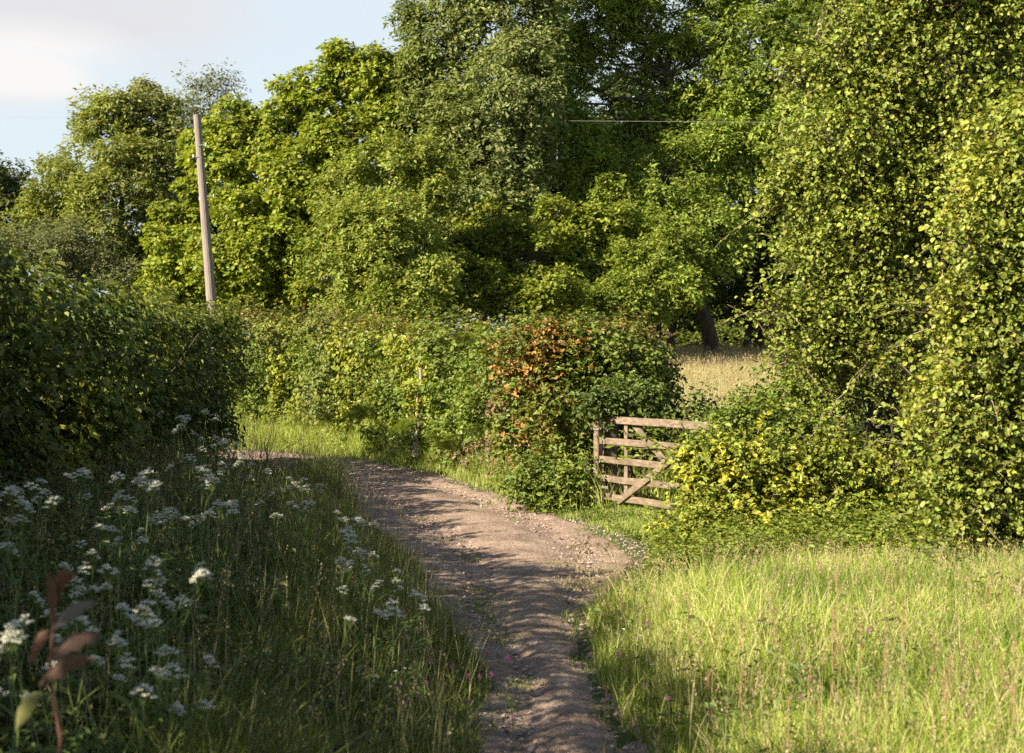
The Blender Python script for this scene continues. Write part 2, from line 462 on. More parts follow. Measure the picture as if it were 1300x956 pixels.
def limbs(bag, base, SC, LC, lobes, r0, rnd, col=(0.09, .07, .05), twigs=True, sides=5):
    """trunk up to the lobes, limbs to each lobe, branches to each clump"""
    base = np.asarray(base, float)
    cs = np.array([l[0] for l in lobes]); top = cs.mean(0); top[2] = cs[:, 2].max() * 0.75 + base[2] * 0.25
    trunk = bent(base, top, 9, 0.012, 0, rnd)
    r0 = r0 * .62
    R = np.linspace(r0, r0 * 0.25, 9); R[0] = r0 * 1.35
    tube(bag, trunk, R, 9, col)
    for c, r in lobes:
        h = np.clip((c[2] - r[2] * .8 - base[2]) / max(top[2] - base[2], .1), 0.12, 0.95)
        st = base + (top - base) * h
        i = h * 8; st = trunk[int(i)] * (1 - i % 1) + trunk[min(8, int(i) + 1)] * (i % 1)
        tube(bag, bent(st, c, 6, 0.06, 0.05, rnd), np.linspace(r0 * .42 * (1.1 - h * .5), r0 * 0.12, 6), sides, col)
    if twigs:
        for s, l in zip(SC, LC):
            if np.linalg.norm(s - l) > 0.05:
                tube(bag, bent(l, s + (s - l) * .15, 4, 0.08, 0.04, rnd), np.linspace(r0 * .12, r0 * .03, 4), 3, col, False)

def tree(name, spec, base_px, label, cat='tree', group=None, r0=0.25, seed=1, twigs=True, matl=None, dr=0.8, **kw):
    rnd = np.random.default_rng(seed)
    lobes = lobes_w(spec, dr)
    bx, bd = base_px
    x = (bx - 650) / F * bd
    loc = (x, bd, ground(x, bd) - 0.05)
    root = empty(name, loc); tag(root, label, cat, group)
    b = Bag(); tb = Bag()
    SC, SR, LC = crown(b, lobes, rnd, **kw)
    limbs(tb, loc, SC, LC, lobes, r0, rnd, twigs=twigs)
    o = b.build('crown', matl or M_leaf, root); bpoint(o, loc)
    o = tb.build('trunk', M_bark, root, True); bpoint(o, loc)
    return root

def D_(spec, d):
    return [(a, b, c, d + (e[0] if e else 0)) for a, b, c, *e in spec]

OAK = (0.20, 0.24, 0.025)
ASH = (0.20, 0.26, 0.04)
PALE = (0.13, 0.155, 0.045)
SAL = (0.22, 0.26, 0.045)
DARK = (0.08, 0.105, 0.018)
HAZ = (0.22, 0.265, 0.035)

# --- the wood beyond the field, left to right
tree('distant_tree', D_([(8, 245, 34), (-25, 250, 50), (22, 285, 36), (-10, 310, 50)], 92), (5, 92),
     'small dull green tree farthest off at the left edge', group='trees beyond the lane', seed=11, dens=5, size=0.26, k=5, slen=.5, col=(0.095, .115, .03), r0=.3, flat=.9)
tree('grey_willow_tree', D_([(268, 135, 34), (245, 175, 42), (285, 170, 34), (225, 215, 40), (262, 215, 40), (232, 260, 34)], 78), (255, 78),
     'wispy grey green tree showing behind the leaning pole top', group='trees beyond the lane', seed=12, dens=4.5, size=0.2, width=.4, k=6, slen=.6, col=(0.15, .165, .085), r0=.3, flat=1.0, loose=.35, gap=.2, rag=.5)
tree('ash_tree', D_([(150, 175, 55), (105, 225, 55, -1), (190, 160, 42), (205, 205, 45), (150, 245, 62, -2), (72, 262, 40), (215, 140, 16), (185, 118, 14, 1), (200, 270, 50), (120, 300, 55, -3), (50, 295, 40), (185, 322, 45, -2), (130, 150, 28), (165, 128, 22)], 64), (160, 64),
     'broad pale green tree left of the leaning pole', group='trees beyond the lane', seed=13, sub=.26, subn=26, gap=.28, dens=8, size=0.2, width=.4, k=7, slen=.5, col=(0.19, .215, .045), r0=.32, flat=.85, loose=.12, rag=.4, hue=((0.24, .25, .09), .35, .7))
tree('sallow_bush', D_([(75, 322, 36), (108, 338, 34), (42, 318, 30), (15, 330, 32), (85, 355, 30), (150, 352, 30)], 52), (75, 52),
     'low grey green willow bush behind the left hedge', 'bush', seed=14, dens=16, size=0.13, width=.35, k=7, slen=.4, col=(0.145, .16, .065), r0=.08, flat=.9, loose=.15)
tree('oak_tree', D_([(335, 185, 56), (405, 148, 52), (470, 108, 44), (512, 112, 44), (505, 160, 50), (290, 235, 50, -1), (350, 250, 62, -2), (425, 215, 60, -1), (262, 195, 32), (300, 165, 34),
                     (225, 325, 40, -2), (275, 320, 52, -3), (345, 330, 58, -3), (400, 300, 50, -2), (240, 275, 40, -1), (440, 90, 34), (370, 130, 30), (215, 365, 40, -2), (300, 375, 50, -3), (375, 385, 50, -3)], 52), (380, 53),
     'spreading yellow green oak behind the leaning pole', group='trees beyond the lane', seed=15, dens=17, size=0.15, width=.68, k=7, slen=.27, col=OAK, r0=.5, flat=.55, subn=17, sub=.36, rag=.25, upb=.55)
tree('sallow_tree', D_([(452, 255, 48), (492, 215, 42), (425, 315, 50, -1), (490, 300, 60, -2), (455, 365, 52, -2), (540, 260, 42), (535, 350, 50, -2), (500, 385, 45, -3), (545, 205, 30)], 45), (490, 45),
     'fine leaved rounded green bush tree in front of the oak', group='trees beyond the lane', seed=16, sub=.25, subn=30, gap=.25, dens=17, size=0.13, width=.5, k=8, slen=.36, col=SAL, r0=.22, flat=.95, loose=.12, rag=.4, hue=((0.155, .2, .02), .5, .8))
tree('poplar_tree', D_([(560, 75, 42), (600, 120, 55), (555, 150, 42), (612, 190, 60, -1), (580, 20, 42), (640, 30, 60), (655, 110, 60, -1), (600, -40, 60), (680, -50, 60), (570, 215, 40), (640, 250, 50, -1), (600, 270, 42, -2), (665, 200, 50), (690, 60, 40), (528, 50, 17), (515, 18, 14), (540, 20, 16), (528, 95, 22)], 51), (610, 52),
     'tall grey green tree rising above the oak on its right', group='trees beyond the lane', seed=17, sub=.25, subn=30, gap=.2, dens=11, size=0.165, width=.42, k=7, slen=.45, col=(0.17, .205, .055), r0=.38, flat=.9, loose=.16, rag=.45, hue=((0.24, .28, .10), .4, .8))
tree('tall_ash_tree', D_([(700, 45, 44), (715, 190, 50, -1), (700, 120, 38), (760, 25, 48), (840, -20, 60), (885, 60, 52), (930, 130, 62), (850, 230, 50, -2), (790, 195, 34), (760, 230, 44, -2), (960, 40, 60), (1010, 90, 60), (990, 180, 60, -1), (1050, 20, 60), (900, 200, 50, -1), (920, -40, 60), (1010, -40, 60), (760, -50, 60),
                          (835, 290, 52, -3), (900, 300, 50, -3), (1060, 120, 60), (865, 130, 30), (800, 50, 26), (765, 85, 26), (740, 60, 30), (830, 95, 28), (850, 50, 34), (700, 90, 36), (800, 15, 34), (735, 110, 22), (850, 165, 34), (800, 165, 22)], 54), (905, 55),
     'tallest dark green ash with sky showing through its branches', group='trees beyond the lane', seed=18, gap=.2, dens=12, size=0.17, width=.4, k=7, slen=.42, col=ASH, r0=.42, flat=.75, loose=.12, rag=.5, subn=30, sub=.25)
tree('field_maple', D_([(615, 320, 40, .8), (665, 325, 46, .6), (715, 295, 42, 2.4), (760, 285, 36, 3), (640, 380, 42, -1), (695, 380, 44, -1.4), (620, 285, 32, 2), (590, 370, 40, -.6), (570, 330, 26, .6)], 46), (670, 46),
     'low bushy mid green tree above the middle hedge', group='trees beyond the lane', seed=19, sub=.25, subn=30, gap=.25, dens=18, size=0.135, width=.6, k=7, slen=.3, col=(0.18, .215, .025), r0=.2, flat=.7, rag=.4)
tree('elder_tree', D_([(800, 300, 40, 2.2), (760, 340, 42, 1.2), (815, 345, 46, .6), (850, 320, 40, 1.5), (745, 390, 36, -1.2), (790, 385, 36, -1.5), (870, 370, 26, -.6), (720, 345, 38, .6), (780, 260, 30, 3), (835, 385, 24, -1)], 47.5), (800, 48),
     'bright green shrubby tree at the field edge above the orange leaves', group='trees beyond the lane', seed=20, sub=.25, subn=30, gap=.25, dens=17, size=0.15, width=.45, k=7, slen=.33, col=(0.175, .22, .032), r0=.2, flat=.75, rag=.4)
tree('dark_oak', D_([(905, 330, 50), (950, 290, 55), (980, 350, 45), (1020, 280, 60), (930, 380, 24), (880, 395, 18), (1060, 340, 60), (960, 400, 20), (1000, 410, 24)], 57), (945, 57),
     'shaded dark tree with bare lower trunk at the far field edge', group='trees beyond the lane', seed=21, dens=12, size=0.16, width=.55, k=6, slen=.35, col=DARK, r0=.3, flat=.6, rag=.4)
for j, (px, d, lean, r_) in enumerate([(838, 56, -9, .17), (852, 58, 4, .2), (893, 60, -3, .11), (962, 58, 6, .2)]):
    rnd = np.random.default_rng(400 + j)
    x = (px - 650) / F * d; loc = (x, d, ground(x, d) - .05)
    lab = ['slim dark trunk leaning left at the field edge', 'stout dark trunk beside the leaning one at the field edge', 'thin dark stem in the gap under the trees', 'thick shaded trunk nearest the hazel at the field edge'][j]
    root = empty('understory_tree', loc); tag(root, lab, 'tree', 'dark trunks at the field edge')
    tb = Bag(); topp = np.array([x + lean * .06, d, loc[2] + 6])
    tr = bent(loc, topp, 7, .02, 0, rnd); tube(tb, tr, np.linspace(r_, r_ * .5, 7), 7)
    cb = Bag()
    for q in range(5):
        s = tr[3 + q % 4]; e = s + np.array([rnd.normal(0, 1.3), rnd.normal(0, .8), rnd.uniform(.4, 1.6)])
        tube(tb, bent(s, e, 4, .08, 0, rnd), np.linspace(r_ * .35, .02, 4), 4)
    o = tb.build('trunk', M_bark, root, True); bpoint(o, loc)
    crown(cb, [(tr[5] + np.array([rnd.normal(0, .4), 0, .3]), np.array([1.5, 1.2, 1.4])), (tr[4] + np.array([rnd.normal(0, 1), 0, 0]), np.array([1.0, 1, .8]))], rnd, dens=11, size=.15, width=.55, k=6, slen=.35, col=DARK, flat=.6, subn=10)
    o = cb.build('crown', M_leaf, root); bpoint(o, loc)

tree('sycamore', D_([(1120, 180, 110), (1230, 120, 120), (1320, 220, 120), (1180, 300, 100), (1290, 370, 90), (1080, 330, 80), (1380, 330, 100), (1120, 420, 60), (1220, 430, 70), (1330, 450, 70), (1200, -20, 120), (1340, 40, 130), (1090, 30, 90)], 31), (1220, 31),
     'large tree filling in behind the hazels at right', seed=22, dens=9, size=0.15, width=.75, k=6, slen=.4, col=(0.10, .14, .022), r0=.3, flat=.7, rag=.4)
# dense wood behind the first row of trees, one mass
wb = Bag(); rnd = np.random.default_rng(5)
wl = []
for px in range(560, 1180, 62):
    for py, r in ((150, 55), (215, 60), (285, 60), (350, 50)):
        if px < 640 and py < 200: continue
        if 700 < px < 780 and py < 160: continue
        wl.append((px + rnd.uniform(-15, 15), py + rnd.uniform(-12, 12), r, 68 + rnd.uniform(-2, 3)))
for px in range(190, 560, 62):
    for py, r in ((330, 55), (270, 50)):
        if px < 260 and py < 300: continue
        wl.append((px, py, r, 66))
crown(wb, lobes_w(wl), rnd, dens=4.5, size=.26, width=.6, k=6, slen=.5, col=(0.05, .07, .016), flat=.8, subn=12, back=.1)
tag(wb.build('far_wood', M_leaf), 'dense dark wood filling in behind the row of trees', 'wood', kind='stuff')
# low lit scrub far behind the trunks
sb = Bag(); sl = [(px, 440 + rnd.uniform(-4, 3), 13, 65) for px in range(690, 1180, 13)] + [(px, 388, 24, 60) for px in range(170, 600, 24)] + [(px, 350, 22, 62) for px in range(170, 300, 24)] + [(px, 432 + rnd.uniform(-6, 4), 22, 84 + rnd.uniform(-3, 3)) for px in range(690, 1180, 20)] + [(px, 408 + rnd.uniform(-6, 4), 24, 88) for px in range(690, 1180, 26)] + [(px, 385 + rnd.uniform(-6, 4), 28, 90) for px in range(690, 1180, 28)]
crown(sb, lobes_w(sl), rnd, dens=14, size=.22, width=.6, k=5, slen=.45, col=(0.10, .125, .02), flat=.9, subn=8)
tag(sb.build('scrub', M_leaf), 'sunlit scrub glimpsed between the far trunks', 'scrub', kind='stuff')

# ------------------------------------------------------------------ hedges
def hedge(name, path, label, cat, seed, cam_side, dens, size, width, k, slen, cols, kind='round', tips_or_sun=None, holes=0.36, shoots=60, trif=0.4, mtl=None, foot=0.0):
    """path rows: x, y, half width, top z.  A ragged bank of leafy sprigs over a woody inside."""
    rnd = np.random.default_rng(seed)
    path = np.array(path, float)
    seg = np.concatenate([[0], np.cumsum(np.linalg.norm(np.diff(path[:, :2], axis=0), axis=1))])
    Ltot = seg[-1]
    area = Ltot * (2 * path[:, 3].mean() + 2 * path[:, 2].mean())
    n = int(area * dens)
    s = rnd.random(n) * Ltot; a = rnd.random(n)
    x = np.interp(s, seg, path[:, 0]); y = np.interp(s, seg, path[:, 1]); hw = np.interp(s, seg, path[:, 2]); tz = np.interp(s, seg, path[:, 3])
    dx = np.interp(s, seg, np.gradient(path[:, 0], seg)); dy = np.interp(s, seg, np.gradient(path[:, 1], seg))
    l = np.hypot(dx, dy); dx /= l; dy /= l
    nx_, ny_ = dy * cam_side, -dx * cam_side            # outward normal on the lane side
    gzv = base_ground(x, y); H = tz - gzv
    # profile: lane face, rounded top, back face
    wl_ = H / (2 * H + 2 * hw)
    face = a < wl_ * 1.15; topm = (a >= wl_ * 1.15) & (a < 0.8); back = a >= 0.8
    v = np.empty(n); w = np.empty(n); on = np.empty(n); oz = np.empty(n)
    fv = rnd.random(n)
    v[face] = fv[face] * .93; w[face] = 1 + 0.10 * np.sin(v[face] * 3.1); on[face] = 1; oz[face] = 0.15 + 0.3 * (v[face] > .75)
    th = fv * math.pi
    w[topm] = np.cos(th[topm]); v[topm] = 0.86 + 0.14 * np.sin(th[topm]) ** .6; on[topm] = np.cos(th[topm]); oz[topm] = np.sin(th[topm]) + .2
    w[back] = -1; v[back] = fv[back] * .9; on[back] = -1; oz[back] = .2
    # taper round the ends
    e = np.minimum(s, Ltot - s); endf = smooth(0, 1.0, e) * .6 + .4
    w = w * endf
    P = np.stack([x + nx_ * w * hw, y + ny_ * w * hw, gzv + v * H * (0.9 + .1 * endf)], 1)
    O = unit(np.stack([nx_ * on, ny_ * on, oz], 1))
    disp = (fbm(P * 0.8, seed) - .5) * 1.25 + (fbm(P * 2.3, seed + 5) - .5) * 1.15
    inn = -rnd.exponential(0.16, n)
    P = P + O * (disp + inn)[:, None]
    keep = (vnoise(P * 2.1, seed + 9) > holes) | (inn < -0.22)
    P, O, s = P[keep], O[keep], s[keep]
    n = len(P)
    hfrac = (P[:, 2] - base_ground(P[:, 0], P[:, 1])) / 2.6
    base = np.zeros((n, 3)); O = unit(O + rand_unit(n, rnd) * .25); wsum = np.zeros((n, 1))
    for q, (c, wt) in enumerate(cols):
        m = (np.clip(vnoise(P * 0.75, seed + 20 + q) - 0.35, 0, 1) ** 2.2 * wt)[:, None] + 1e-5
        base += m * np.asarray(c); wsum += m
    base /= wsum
    if tips_or_sun is not None:
        m = (smooth(.75, 1.15, hfrac) * vnoise(P * 1.4, seed + 40))[:, None] * tips_or_sun[1]
        base = base * (1 - m) + np.asarray(tips_or_sun[0]) * m
    D = unit(O * .8 + rand_unit(n, rnd) * .6 + np.array([0, 0, .3]))
    root = empty(name, (path[:, 0].mean(), path[:, 1].mean(), 0)); tag(root, label, cat)
    loc = root.location[:]
    b = Bag(); tw = Bag()
    t = rnd.random(n) < trif
    sprigs(b, P[~t], D[~t], slen, k, size, width, base[~t], rnd, kind, .8, .45, O[~t], .3, bag_twig=tw, twig_r=.003)
    sprigs(b, P[t], D[t], slen * 1.2, max(2, k // 2), size * .95, width * .8, base[t] * .95, rnd, kind, .8, .5, O[t], .3, trifol=True)
    ni = int(Ltot * path[:, 2].mean() * 2 * path[:, 3].mean() * 42)
    si = rnd.random(ni) * Ltot; xi, yi, hi_, ti = [np.interp(si, seg, path[:, c_]) for c_ in range(4)]
    ddx = np.interp(si, seg, np.gradient(path[:, 0], seg)); ddy = np.interp(si, seg, np.gradient(path[:, 1], seg)); ll = np.hypot(ddx, ddy)
    ww = rnd.uniform(-.85, .72, ni) * hi_; gi = base_ground(xi, yi)
    Pi = np.stack([xi + ddy / ll * cam_side * ww, yi - ddx / ll * cam_side * ww, gi + rnd.uniform(.03, .86, ni) * (ti - gi)], 1)
    sprigs(b, Pi, rand_unit(ni, rnd), .3, 5, size * 1.35, .75, np.array(cols[0][0]) * .8, rnd, 'quad', 1, .4)  # inner leaves added to block light leaks and darken the hollows
    # long shoots standing up out of the top
    for _ in range(shoots):
        ss = rnd.random() * Ltot
        px_, py_, ht, tzz = [np.interp(ss, seg, path[:, c]) for c in range(4)]
        jx = rnd.uniform(-.8, .8)
        p0 = np.array([px_ + jx * ht, py_ + rnd.uniform(-.4, .4), tzz - .35]); Ls = rnd.uniform(.3, .75)
        p1 = p0 + np.array([rnd.normal(0, .22), rnd.normal(0, .22), 1]) * Ls
        pts = bent(p0, p1, 5, .05, 0, rnd); tube(tw, pts, np.linspace(.006, .002, 5), 3, (0.12, .09, .05), False)
        m_ = int(Ls * 26); tt = rnd.random(m_)
        Q = p0 + (p1 - p0) * tt[:, None]
        cc = np.asarray(cols[0][0] if rnd.random() < .6 or tips_or_sun is None else tips_or_sun[0]) * rnd.normal(1, .12, (m_, 1))
        A = rand_unit(m_, rnd) + np.array([0, 0, .3])
        leaves(b, Q, A, unit(rand_unit(m_, rnd) * .6 + np.array([0, 0, .8])), size * rnd.uniform(.6, 1.1, m_), size * width * .8, cc, kind)
    # woody stems inside
    for ss in np.arange(0.2, Ltot, .28):
        px_, py_, ht, tzz = [np.interp(ss, seg, path[:, c]) for c in range(4)]
        g = ground(px_, py_)
        p0 = np.array([px_ + rnd.uniform(-.5, .7) * ht * .8, py_, g]); p1 = p0 + np.array([rnd.normal(0, .5), rnd.normal(0, .5), (tzz - g) * rnd.uniform(.6, .95)])
        tube(tw, bent(p0, p1, 6, .06, 0, rnd), np.linspace(rnd.uniform(.02, .045), .008, 6), 5)
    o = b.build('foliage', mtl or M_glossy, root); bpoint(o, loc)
    o = tw.build('stems', M_bark, root); bpoint(o, loc)
    return root

GR = (0.13, .18, .022); YG = (0.26, .285, .025); BR = (0.22, .16, .09); DG = (0.075, .11, .02); RT = (0.26, .13, .05)
hedge('hedge', [(-5.3, -4.0, 1.5, 3.4), (-5.3, 0.0, 1.5, 3.5), (-5.5, 6.0, 1.5, 3.75), (-5.6, 7.5, 1.5, 4.0), (-5.85, 9.5, 1.45, 3.9), (-6.0, 11.4, 1.45, 3.3), (-6.1, 13.2, 1.5, 2.6), (-6.55, 18, 1.5, 2.65), (-6.95, 22, 1.55, 2.8), (-7.1, 26, 1.6, 2.9), (-7.2, 28.6, 1.4, 2.75)],  # near stretch is out of view, its height shaped to shade lane and bank
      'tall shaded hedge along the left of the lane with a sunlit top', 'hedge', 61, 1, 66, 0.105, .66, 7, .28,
      [((.085, .12, .018), 1.2), (YG, .3), (DG, 1.6), ((0.11, .14, .03), .8)], 'round', ((.32, .34, .04), .9), .42, 110, .45)  # darker face leaves paint in its shade, bright top leaves its sunlight
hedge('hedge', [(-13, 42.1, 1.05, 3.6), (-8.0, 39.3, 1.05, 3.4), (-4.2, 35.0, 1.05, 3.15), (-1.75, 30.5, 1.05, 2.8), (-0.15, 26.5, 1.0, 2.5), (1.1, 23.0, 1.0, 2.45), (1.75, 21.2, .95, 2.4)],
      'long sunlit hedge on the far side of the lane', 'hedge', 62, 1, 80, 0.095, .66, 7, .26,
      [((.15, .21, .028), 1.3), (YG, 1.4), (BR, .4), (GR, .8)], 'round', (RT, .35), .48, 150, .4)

def bush(name, lobes, label, cat, seed, cols, size, dens, k=7, slen=.24, width=.65, kind='round', base=None, trif=0.3, tip=None, tipfrac=0, stems=14, group=None, loose=.1, flat=.85, mtl=None, subn=12, hue=None, r0=.018, **kw):
    rnd = np.random.default_rng(seed)
    sprays = kw.pop('sprays', 0)
    lw = lobes_w(lobes, kw.pop('dr', 1.0))
    c = np.mean([l[0] for l in lw], axis=0)
    if base is not None: c[0] = (base[0] - 650) / F * base[1]; c[1] = base[1]
    loc = (c[0], c[1], ground(c[0], c[1]))
    root = empty(name, loc); tag(root, label, cat, group)
    b = Bag(); tw = Bag()
    crown(b, lw, rnd, dens=dens * (1 - trif), k=k, slen=slen, size=size, width=width, col=cols[0], kind=kind, flat=flat, loose=loose, subn=subn,
          tipcol=tip, tipfrac=tipfrac, hue=(cols[1], 1.1, .9) if len(cols) > 1 else None, bag_twig=tw, under=.6, **kw)
    if trif > 0:
        crown(b, lw, rnd, dens=dens * trif, k=max(2, k // 2), slen=slen * 1.2, size=size, width=width * .8, col=cols[0], kind=kind, flat=flat, loose=loose,
              subn=subn, tipcol=tip, tipfrac=tipfrac, hue=(cols[-1], 1.3, .9), trifol=True, under=.6, **kw)
    for q in range(stems):
        l, r = lw[rnd.integers(len(lw))]
        p0 = np.array([loc[0] + rnd.normal(0, .25), loc[1] + rnd.normal(0, .2), loc[2] - .05]); 
        if base is None: p0[0] = l[0] + rnd.normal(0, .2); p0[1] = l[1] + rnd.normal(0, .2); p0[2] = ground(p0[0], p0[1]) - .05
        p1 = l + rand_unit(1, rnd)[0] * r * .9
        tube(tw, bent(p0, p1, 7, .07, -.05, rnd), np.linspace(r0 * rnd.uniform(.6, 1.6), .005, 7), 6)
    tg = Bag()
    for q in range(sprays):      # arching leafy sprays that stand clear of the crown
        l, r = lw[rnd.integers(len(lw))]
        dd = rand_unit(1, rnd)[0]; dd[1] = -abs(dd[1]) * .8; dd[2] = dd[2] * .8 + .15; dd = unit(dd)
        p0 = l + dd * r * rnd.uniform(.5, .8); Ls = rnd.uniform(.45, 1.1) * (1 if size < .07 else 1.1)
        p1 = p0 + unit(dd + rand_unit(1, rnd)[0] * .45) * Ls * .8
        pts = bent(p0, p1, 7, .03, -.08, rnd); tube(tg, pts, np.linspace(.0085, .0025, 7), 4, cap=False)
        m_ = int(Ls * 24); tt = rnd.random(m_) ** .8; Q = pts[0] + (p1 - p0) * tt[:, None]
        Q = np.stack([np.interp(tt, np.linspace(0, 1, 7), pts[:, c_]) for c_ in range(3)], 1)
        cc = np.asarray(cols[rnd.integers(len(cols))]) * rnd.normal(1, .14, (m_, 1))
        leaves(b, Q, unit(p1 - p0) * .5 + rand_unit(m_, rnd), unit(rand_unit(m_, rnd) * .6 + np.array([0, -.3, .7])), size * rnd.uniform(.6, 1.35, m_), size * width, cc, kind)
    if sprays: o = tg.build('twigs', M_twig, root); bpoint(o, loc)
    o = b.build('foliage', mtl or M_glossy, root); bpoint(o, loc)
    o = tw.build('stems', M_bark, root); bpoint(o, loc)
    return root

# hedge end by the gate, turning orange
bush('bramble_bush', D_([(700, 455, 42), (745, 455, 50), (790, 470, 44), (705, 520, 40, -.4), (755, 500, 40), (668, 500, 40), (665, 450, 36), (815, 500, 30, .4), (640, 470, 34, .6), (660, 560, 30), (700, 575, 30, -.2), (680, 440, 26)], 20.4),
     'rounded hedge end with orange and red leaves beside the gate', 'bush', 63, [GR, (0.34, .19, .045)], .075, 58, tip=(0.30, .16, .04, .25), tipfrac=.2, trif=.4, huefn=lambda P: .22 * ((P[:, 0] < .85) & (P[:, 0] > .0) & (P[:, 2] > .6) & (P[:, 2] < 2.4)) + (.3 * vnoise(P * 3, 5)) * (P[:, 2] > 1.75) * (P[:, 0] < 2.2) - .25)
bush('holly_bush', D_([(790, 450, 40), (825, 475, 28), (815, 505, 28), (770, 440, 34), (780, 500, 34), (790, 508, 22, -2.4), (762, 514, 16, -2.6), (815, 506, 16, -2.6)], 21.4), 'dark green bush overhanging the hinge end of the gate', 'bush', 64, [DG, GR], .07, 62, trif=.3)
bush('nettle_patch', D_([(705, 600, 26), (722, 622, 22, -.2), (690, 628, 20), (735, 598, 20), (665, 620, 16), (712, 640, 16, -.2)], 19.2), 'leafy green nettles at the foot of the hedge left of the gate', 'nettles', 65, [(0.15, .205, .03), (0.20, .25, .035)], .07, 60, k=8, width=.5, trif=.15, rag=.7, loose=.3, sub=.4, slen=.3)
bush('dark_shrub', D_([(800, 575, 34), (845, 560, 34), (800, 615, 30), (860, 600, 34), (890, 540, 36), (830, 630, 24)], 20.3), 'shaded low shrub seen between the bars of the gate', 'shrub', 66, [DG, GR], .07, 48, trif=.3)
# right of the gate
bush('hawthorn_bush', D_([(955, 530, 32), (1000, 512, 42), (918, 562, 26), (1040, 490, 50), (1085, 500, 50), (950, 560, 36), (1010, 560, 44), (915, 562, 28, -1.7), (965, 550, 34, -1.7), (940, 545, 26, -1.5), (905, 580, 24, -1.9), (1000, 565, 40, -1.8)], 17.6), 'mid green hedge bush between the gate and the tall hazel', 'bush', 67, [GR, YG], .06, 62, trif=.25)
bush('bramble_bush', D_([(905, 600, 32), (950, 610, 40), (1005, 612, 42), (1060, 612, 42), (1115, 615, 40), (890, 640, 28), (925, 668, 28, -.3), (975, 662, 34, -.3), (1035, 665, 36, -.3), (1090, 665, 34, -.3), (1150, 650, 36), (1190, 670, 34), (880, 590, 18), (885, 680, 18, -.6)], 14.9),
     'yellow green bramble bank at the right of the gate', 'bush', 68, [(0.19, .24, .028), (0.38, .375, .03)], .060, 74, rag=.9, sub=.36, subn=17, gap=.08, colvar=.35, trif=.5, tip=(0.34, .28, .05, .4), tipfrac=.3, loose=.3, sprays=60)
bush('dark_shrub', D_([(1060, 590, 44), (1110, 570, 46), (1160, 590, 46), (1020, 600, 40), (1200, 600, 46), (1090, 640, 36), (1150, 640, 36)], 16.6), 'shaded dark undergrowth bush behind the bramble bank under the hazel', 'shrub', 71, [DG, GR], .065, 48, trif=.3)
# hazels
bush('hazel_tree', D_([(1080, 190, 70), (1170, 110, 80), (1075, 300, 62), (1130, 390, 60), (1060, 400, 42), (1180, 250, 80), (1035, 240, 40), (1110, 60, 60), (1060, 90, 40), (1190, 20, 80), (1160, -60, 90), (1230, 180, 80), (1270, 60, 80), (1120, 470, 60, .6), (1060, 470, 40, .3), (1180, 360, 50, .4), (1025, 330, 26), (1010, 455, 26), (1290, -50, 90), (1130, 500, 52, .3), (1095, 540, 42, .3), (1165, 550, 46, 0), (1120, 440, 50, -.2), (1200, 470, 60, 1.6), (1030, 60, 22), (1015, 95, 20), (1000, 250, 24), (985, 395, 20)], 15.2),
     'tall hazel with round leaves rising beyond the top of the picture', 'tree', 69, [HAZ, (0.25, .295, .045)], .047, 100, base=(1190, 16.6), trif=0, width=.85, stems=30, loose=.22, slen=.34, k=7, r0=.03, flat=.9, subn=22, sub=.26, gap=.36, rag=.6, colvar=.3, sprays=170)
bush('hazel_bush', D_([(1255, 300, 70), (1290, 400, 70), (1245, 450, 50), (1215, 560, 44), (1280, 540, 60), (1300, 210, 70), (1250, 620, 46), (1300, 640, 46), (1340, 560, 60, .8), (1260, 500, 60, 1.0), (1330, 300, 80), (1210, 620, 34), (1195, 510, 26), (1200, 400, 26)], 12.6),
     'nearest hazel bush at the right edge with large pale leaves', 'bush', 70, [(0.20, .24, .035), (0.28, .30, .04)], .052, 120, base=(1290, 12.8), trif=0, width=.88, stems=20, loose=.2, slen=.32, k=7, r0=.02, flat=.9, subn=20, sub=.26, gap=.32, rag=.6, colvar=.3, sprays=70)
# trees beside the lane on the left, outside the view, that shade the verge
def shade_tree(px, y, z, r, seed, lab):
    rnd = np.random.default_rng(seed)
    loc = (px, y, ground(px, y))
    root = empty('hedge_tree', loc); tag(root, lab, 'tree')
    b = Bag(); tb = Bag()
    lw = [(np.array([px, y, z]), np.array([r, r, r * .9])), (np.array([px + .8, y - 1, z - 1.2]), np.array([r, r, r * .8]) * .8), (np.array([px - .5, y + 1, z - 1.4]), np.array([r, r, r * .8]) * .8)]
    SC, SR, LC = crown(b, lw, rnd, dens=22, size=.14, width=.7, k=6, slen=.3, col=GR, back=1, subn=20, under=1)
    limbs(tb, loc, SC, LC, lw, .14, rnd)
    o = b.build('crown', M_leaf, root); bpoint(o, loc); o = tb.build('trunk', M_bark, root, True); bpoint(o, loc)
shade_tree(-7.0, 4.0, 3.2, 1.1, 81, 'small tree in the left hedge just outside the view')

